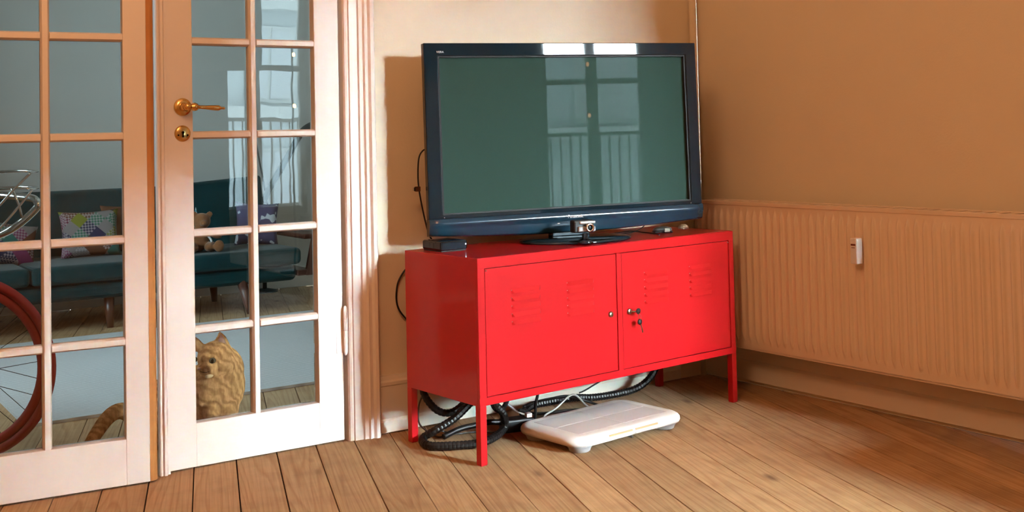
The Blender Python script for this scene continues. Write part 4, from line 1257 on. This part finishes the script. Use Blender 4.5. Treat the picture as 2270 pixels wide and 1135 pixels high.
# tall unseen shelves added to keep daylight off the left door leaf
bc = empty('shading_bookcase', (0.60, -4.0, 0))
tag(bc, 'tall freestanding shelves added out of view to shade the left door', 'shading_bookcase')
for x in (-0.40, 0.38):
    MB().box(x, x+0.02, -0.15, 0.15, 0.0, 2.0).build('side_panel', 'sofa_wood', bc, 0.002)
MB().box(-0.38, 0.38, 0.138, 0.148, 0.0, 2.0).build('back_panel', 'sofa_wood', bc)
for k in range(6):
    MB().box(-0.38, 0.38, -0.15, 0.138, 0.05+0.385*k, 0.07+0.385*k).build('shelf', 'sofa_wood', bc)
# stand lamp with two bare bulbs near the window
sl = empty('bulb_stand', (1.62, -4.15, 0))
tag(sl, 'slim black lamp stand with two small warm bulbs near the window', 'lamp')
MB().lathe([(0.0, 0.0), (0.12, 0.0), (0.12, 0.012), (0.0, 0.02)], (0, 0, 0), (0, 0, 1), 24).build('base', 'iron_black', sl)
MB().tube([(0, 0, 0.01), (0, 0, 1.72)], 0.008, 8).build('pole', 'iron_black', sl)
for z in (1.66, 1.275):
    MB().ell((0, 0.03, z), (0.013, 0.013, 0.018), n=14, m=10).build('bulb', 'bulb_glow', sl)
# curtains beside the window
def curtain(x0, x1, label):
    n = 60; vs_, fs = [], []
    for sgn in (0, 1):
        for i in range(n+1):
            t = i/n
            x = x0+(x1-x0)*t
            y = WY+0.14+0.03*math.sin(t*2*math.pi*6)+0.004*sgn
            for z in (0.02, 1.4, 2.90):
                vs_.append((x, y+0.012*math.sin(z*2+t*9), z))
    for sgn in (0, 1):
        o = sgn*(n+1)*3
        for i in range(n):
            for k in range(2):
                a = o+i*3+k
                f = (a, a+1, a+4, a+3)
                fs.append(f if sgn else f[::-1])
    return tag(MB().add(vs_, fs, True).build('curtain', 'curtain_cloth'), label, 'curtain', 'curtains at the tall window')
curtain(WX0-0.48, WX0+0.02, 'long brown curtain hanging between the tall window and the wide wall')
curtain(WX1-0.02, WX1+0.30, 'long brown curtain hanging in the corner side of the tall window')
# balcony railing outside the window
rl = empty('balcony_railing', ((WX0+WX1)/2, WY-0.75, 0.25))
tag(rl, 'black iron balcony railing outside the tall window', 'railing')
MB().box(-0.75, 0.75, -0.02, 0.02, 0.95, 0.99).build('top_rail', 'iron_black', rl)
MB().box(-0.75, 0.75, -0.012, 0.012, 0.08, 0.11).build('bottom_rail', 'iron_black', rl)
for k in range(15):
    x = -0.7+0.1*k
    MB().box(x-0.008, x+0.008, -0.008, 0.008, 0.0, 0.95).build('baluster', 'iron_black', rl)
MB().box(-0.8, 0.8, -0.1, 0.4, -0.1, 0.0).build('slab', 'facade_trim', rl)
# the building across the street
ab = empty('apartment_building', (5.0, -24.0, -12.0))
tag(ab, 'grey apartment building across the street seen in the window reflections', 'building')
HB = 16.9
MB().box(-18, 18, -8, 0, 0, HB).build('wall', 'facade_plaster', ab)
for z in (HB-0.5, HB-3.3, HB-6.6):
    MB().box(-18, 18, 0, 0.35, z, z+0.3).build('cornice', 'facade_trim', ab)
for fz in (HB-2.9, HB-6.1, HB-9.4):
    for k in range(12):
        x = -16+2.9*k
        f_ = MB().box(x-0.7, x+0.7, 0.0, 0.06, fz, fz+2.0).build('window', 'facade_trim', ab)
        MB().box(x-0.55, x-0.04, 0.06, 0.08, fz+0.1, fz+1.9).build('pane', 'facade_glass', f_)
        MB().box(x+0.04, x+0.55, 0.06, 0.08, fz+0.1, fz+1.9).build('pane', 'facade_glass', f_)
# unseen wing added to block the sky outside the back room window
cw = empty('sky_blocking_wing', (-5.6, 2.3, -12.0))
tag(cw, 'plain grey building wing added unseen to block sky from the back room', 'building')
MB().box(-3, 0, -14, 14, 0, 27).build('wall', 'facade_plaster', cw)
MB().box(-3.1, 0.2, -14.1, 14.1, 27, 27.3).build('parapet', 'facade_trim', cw)
bpy.context.view_layer.update()
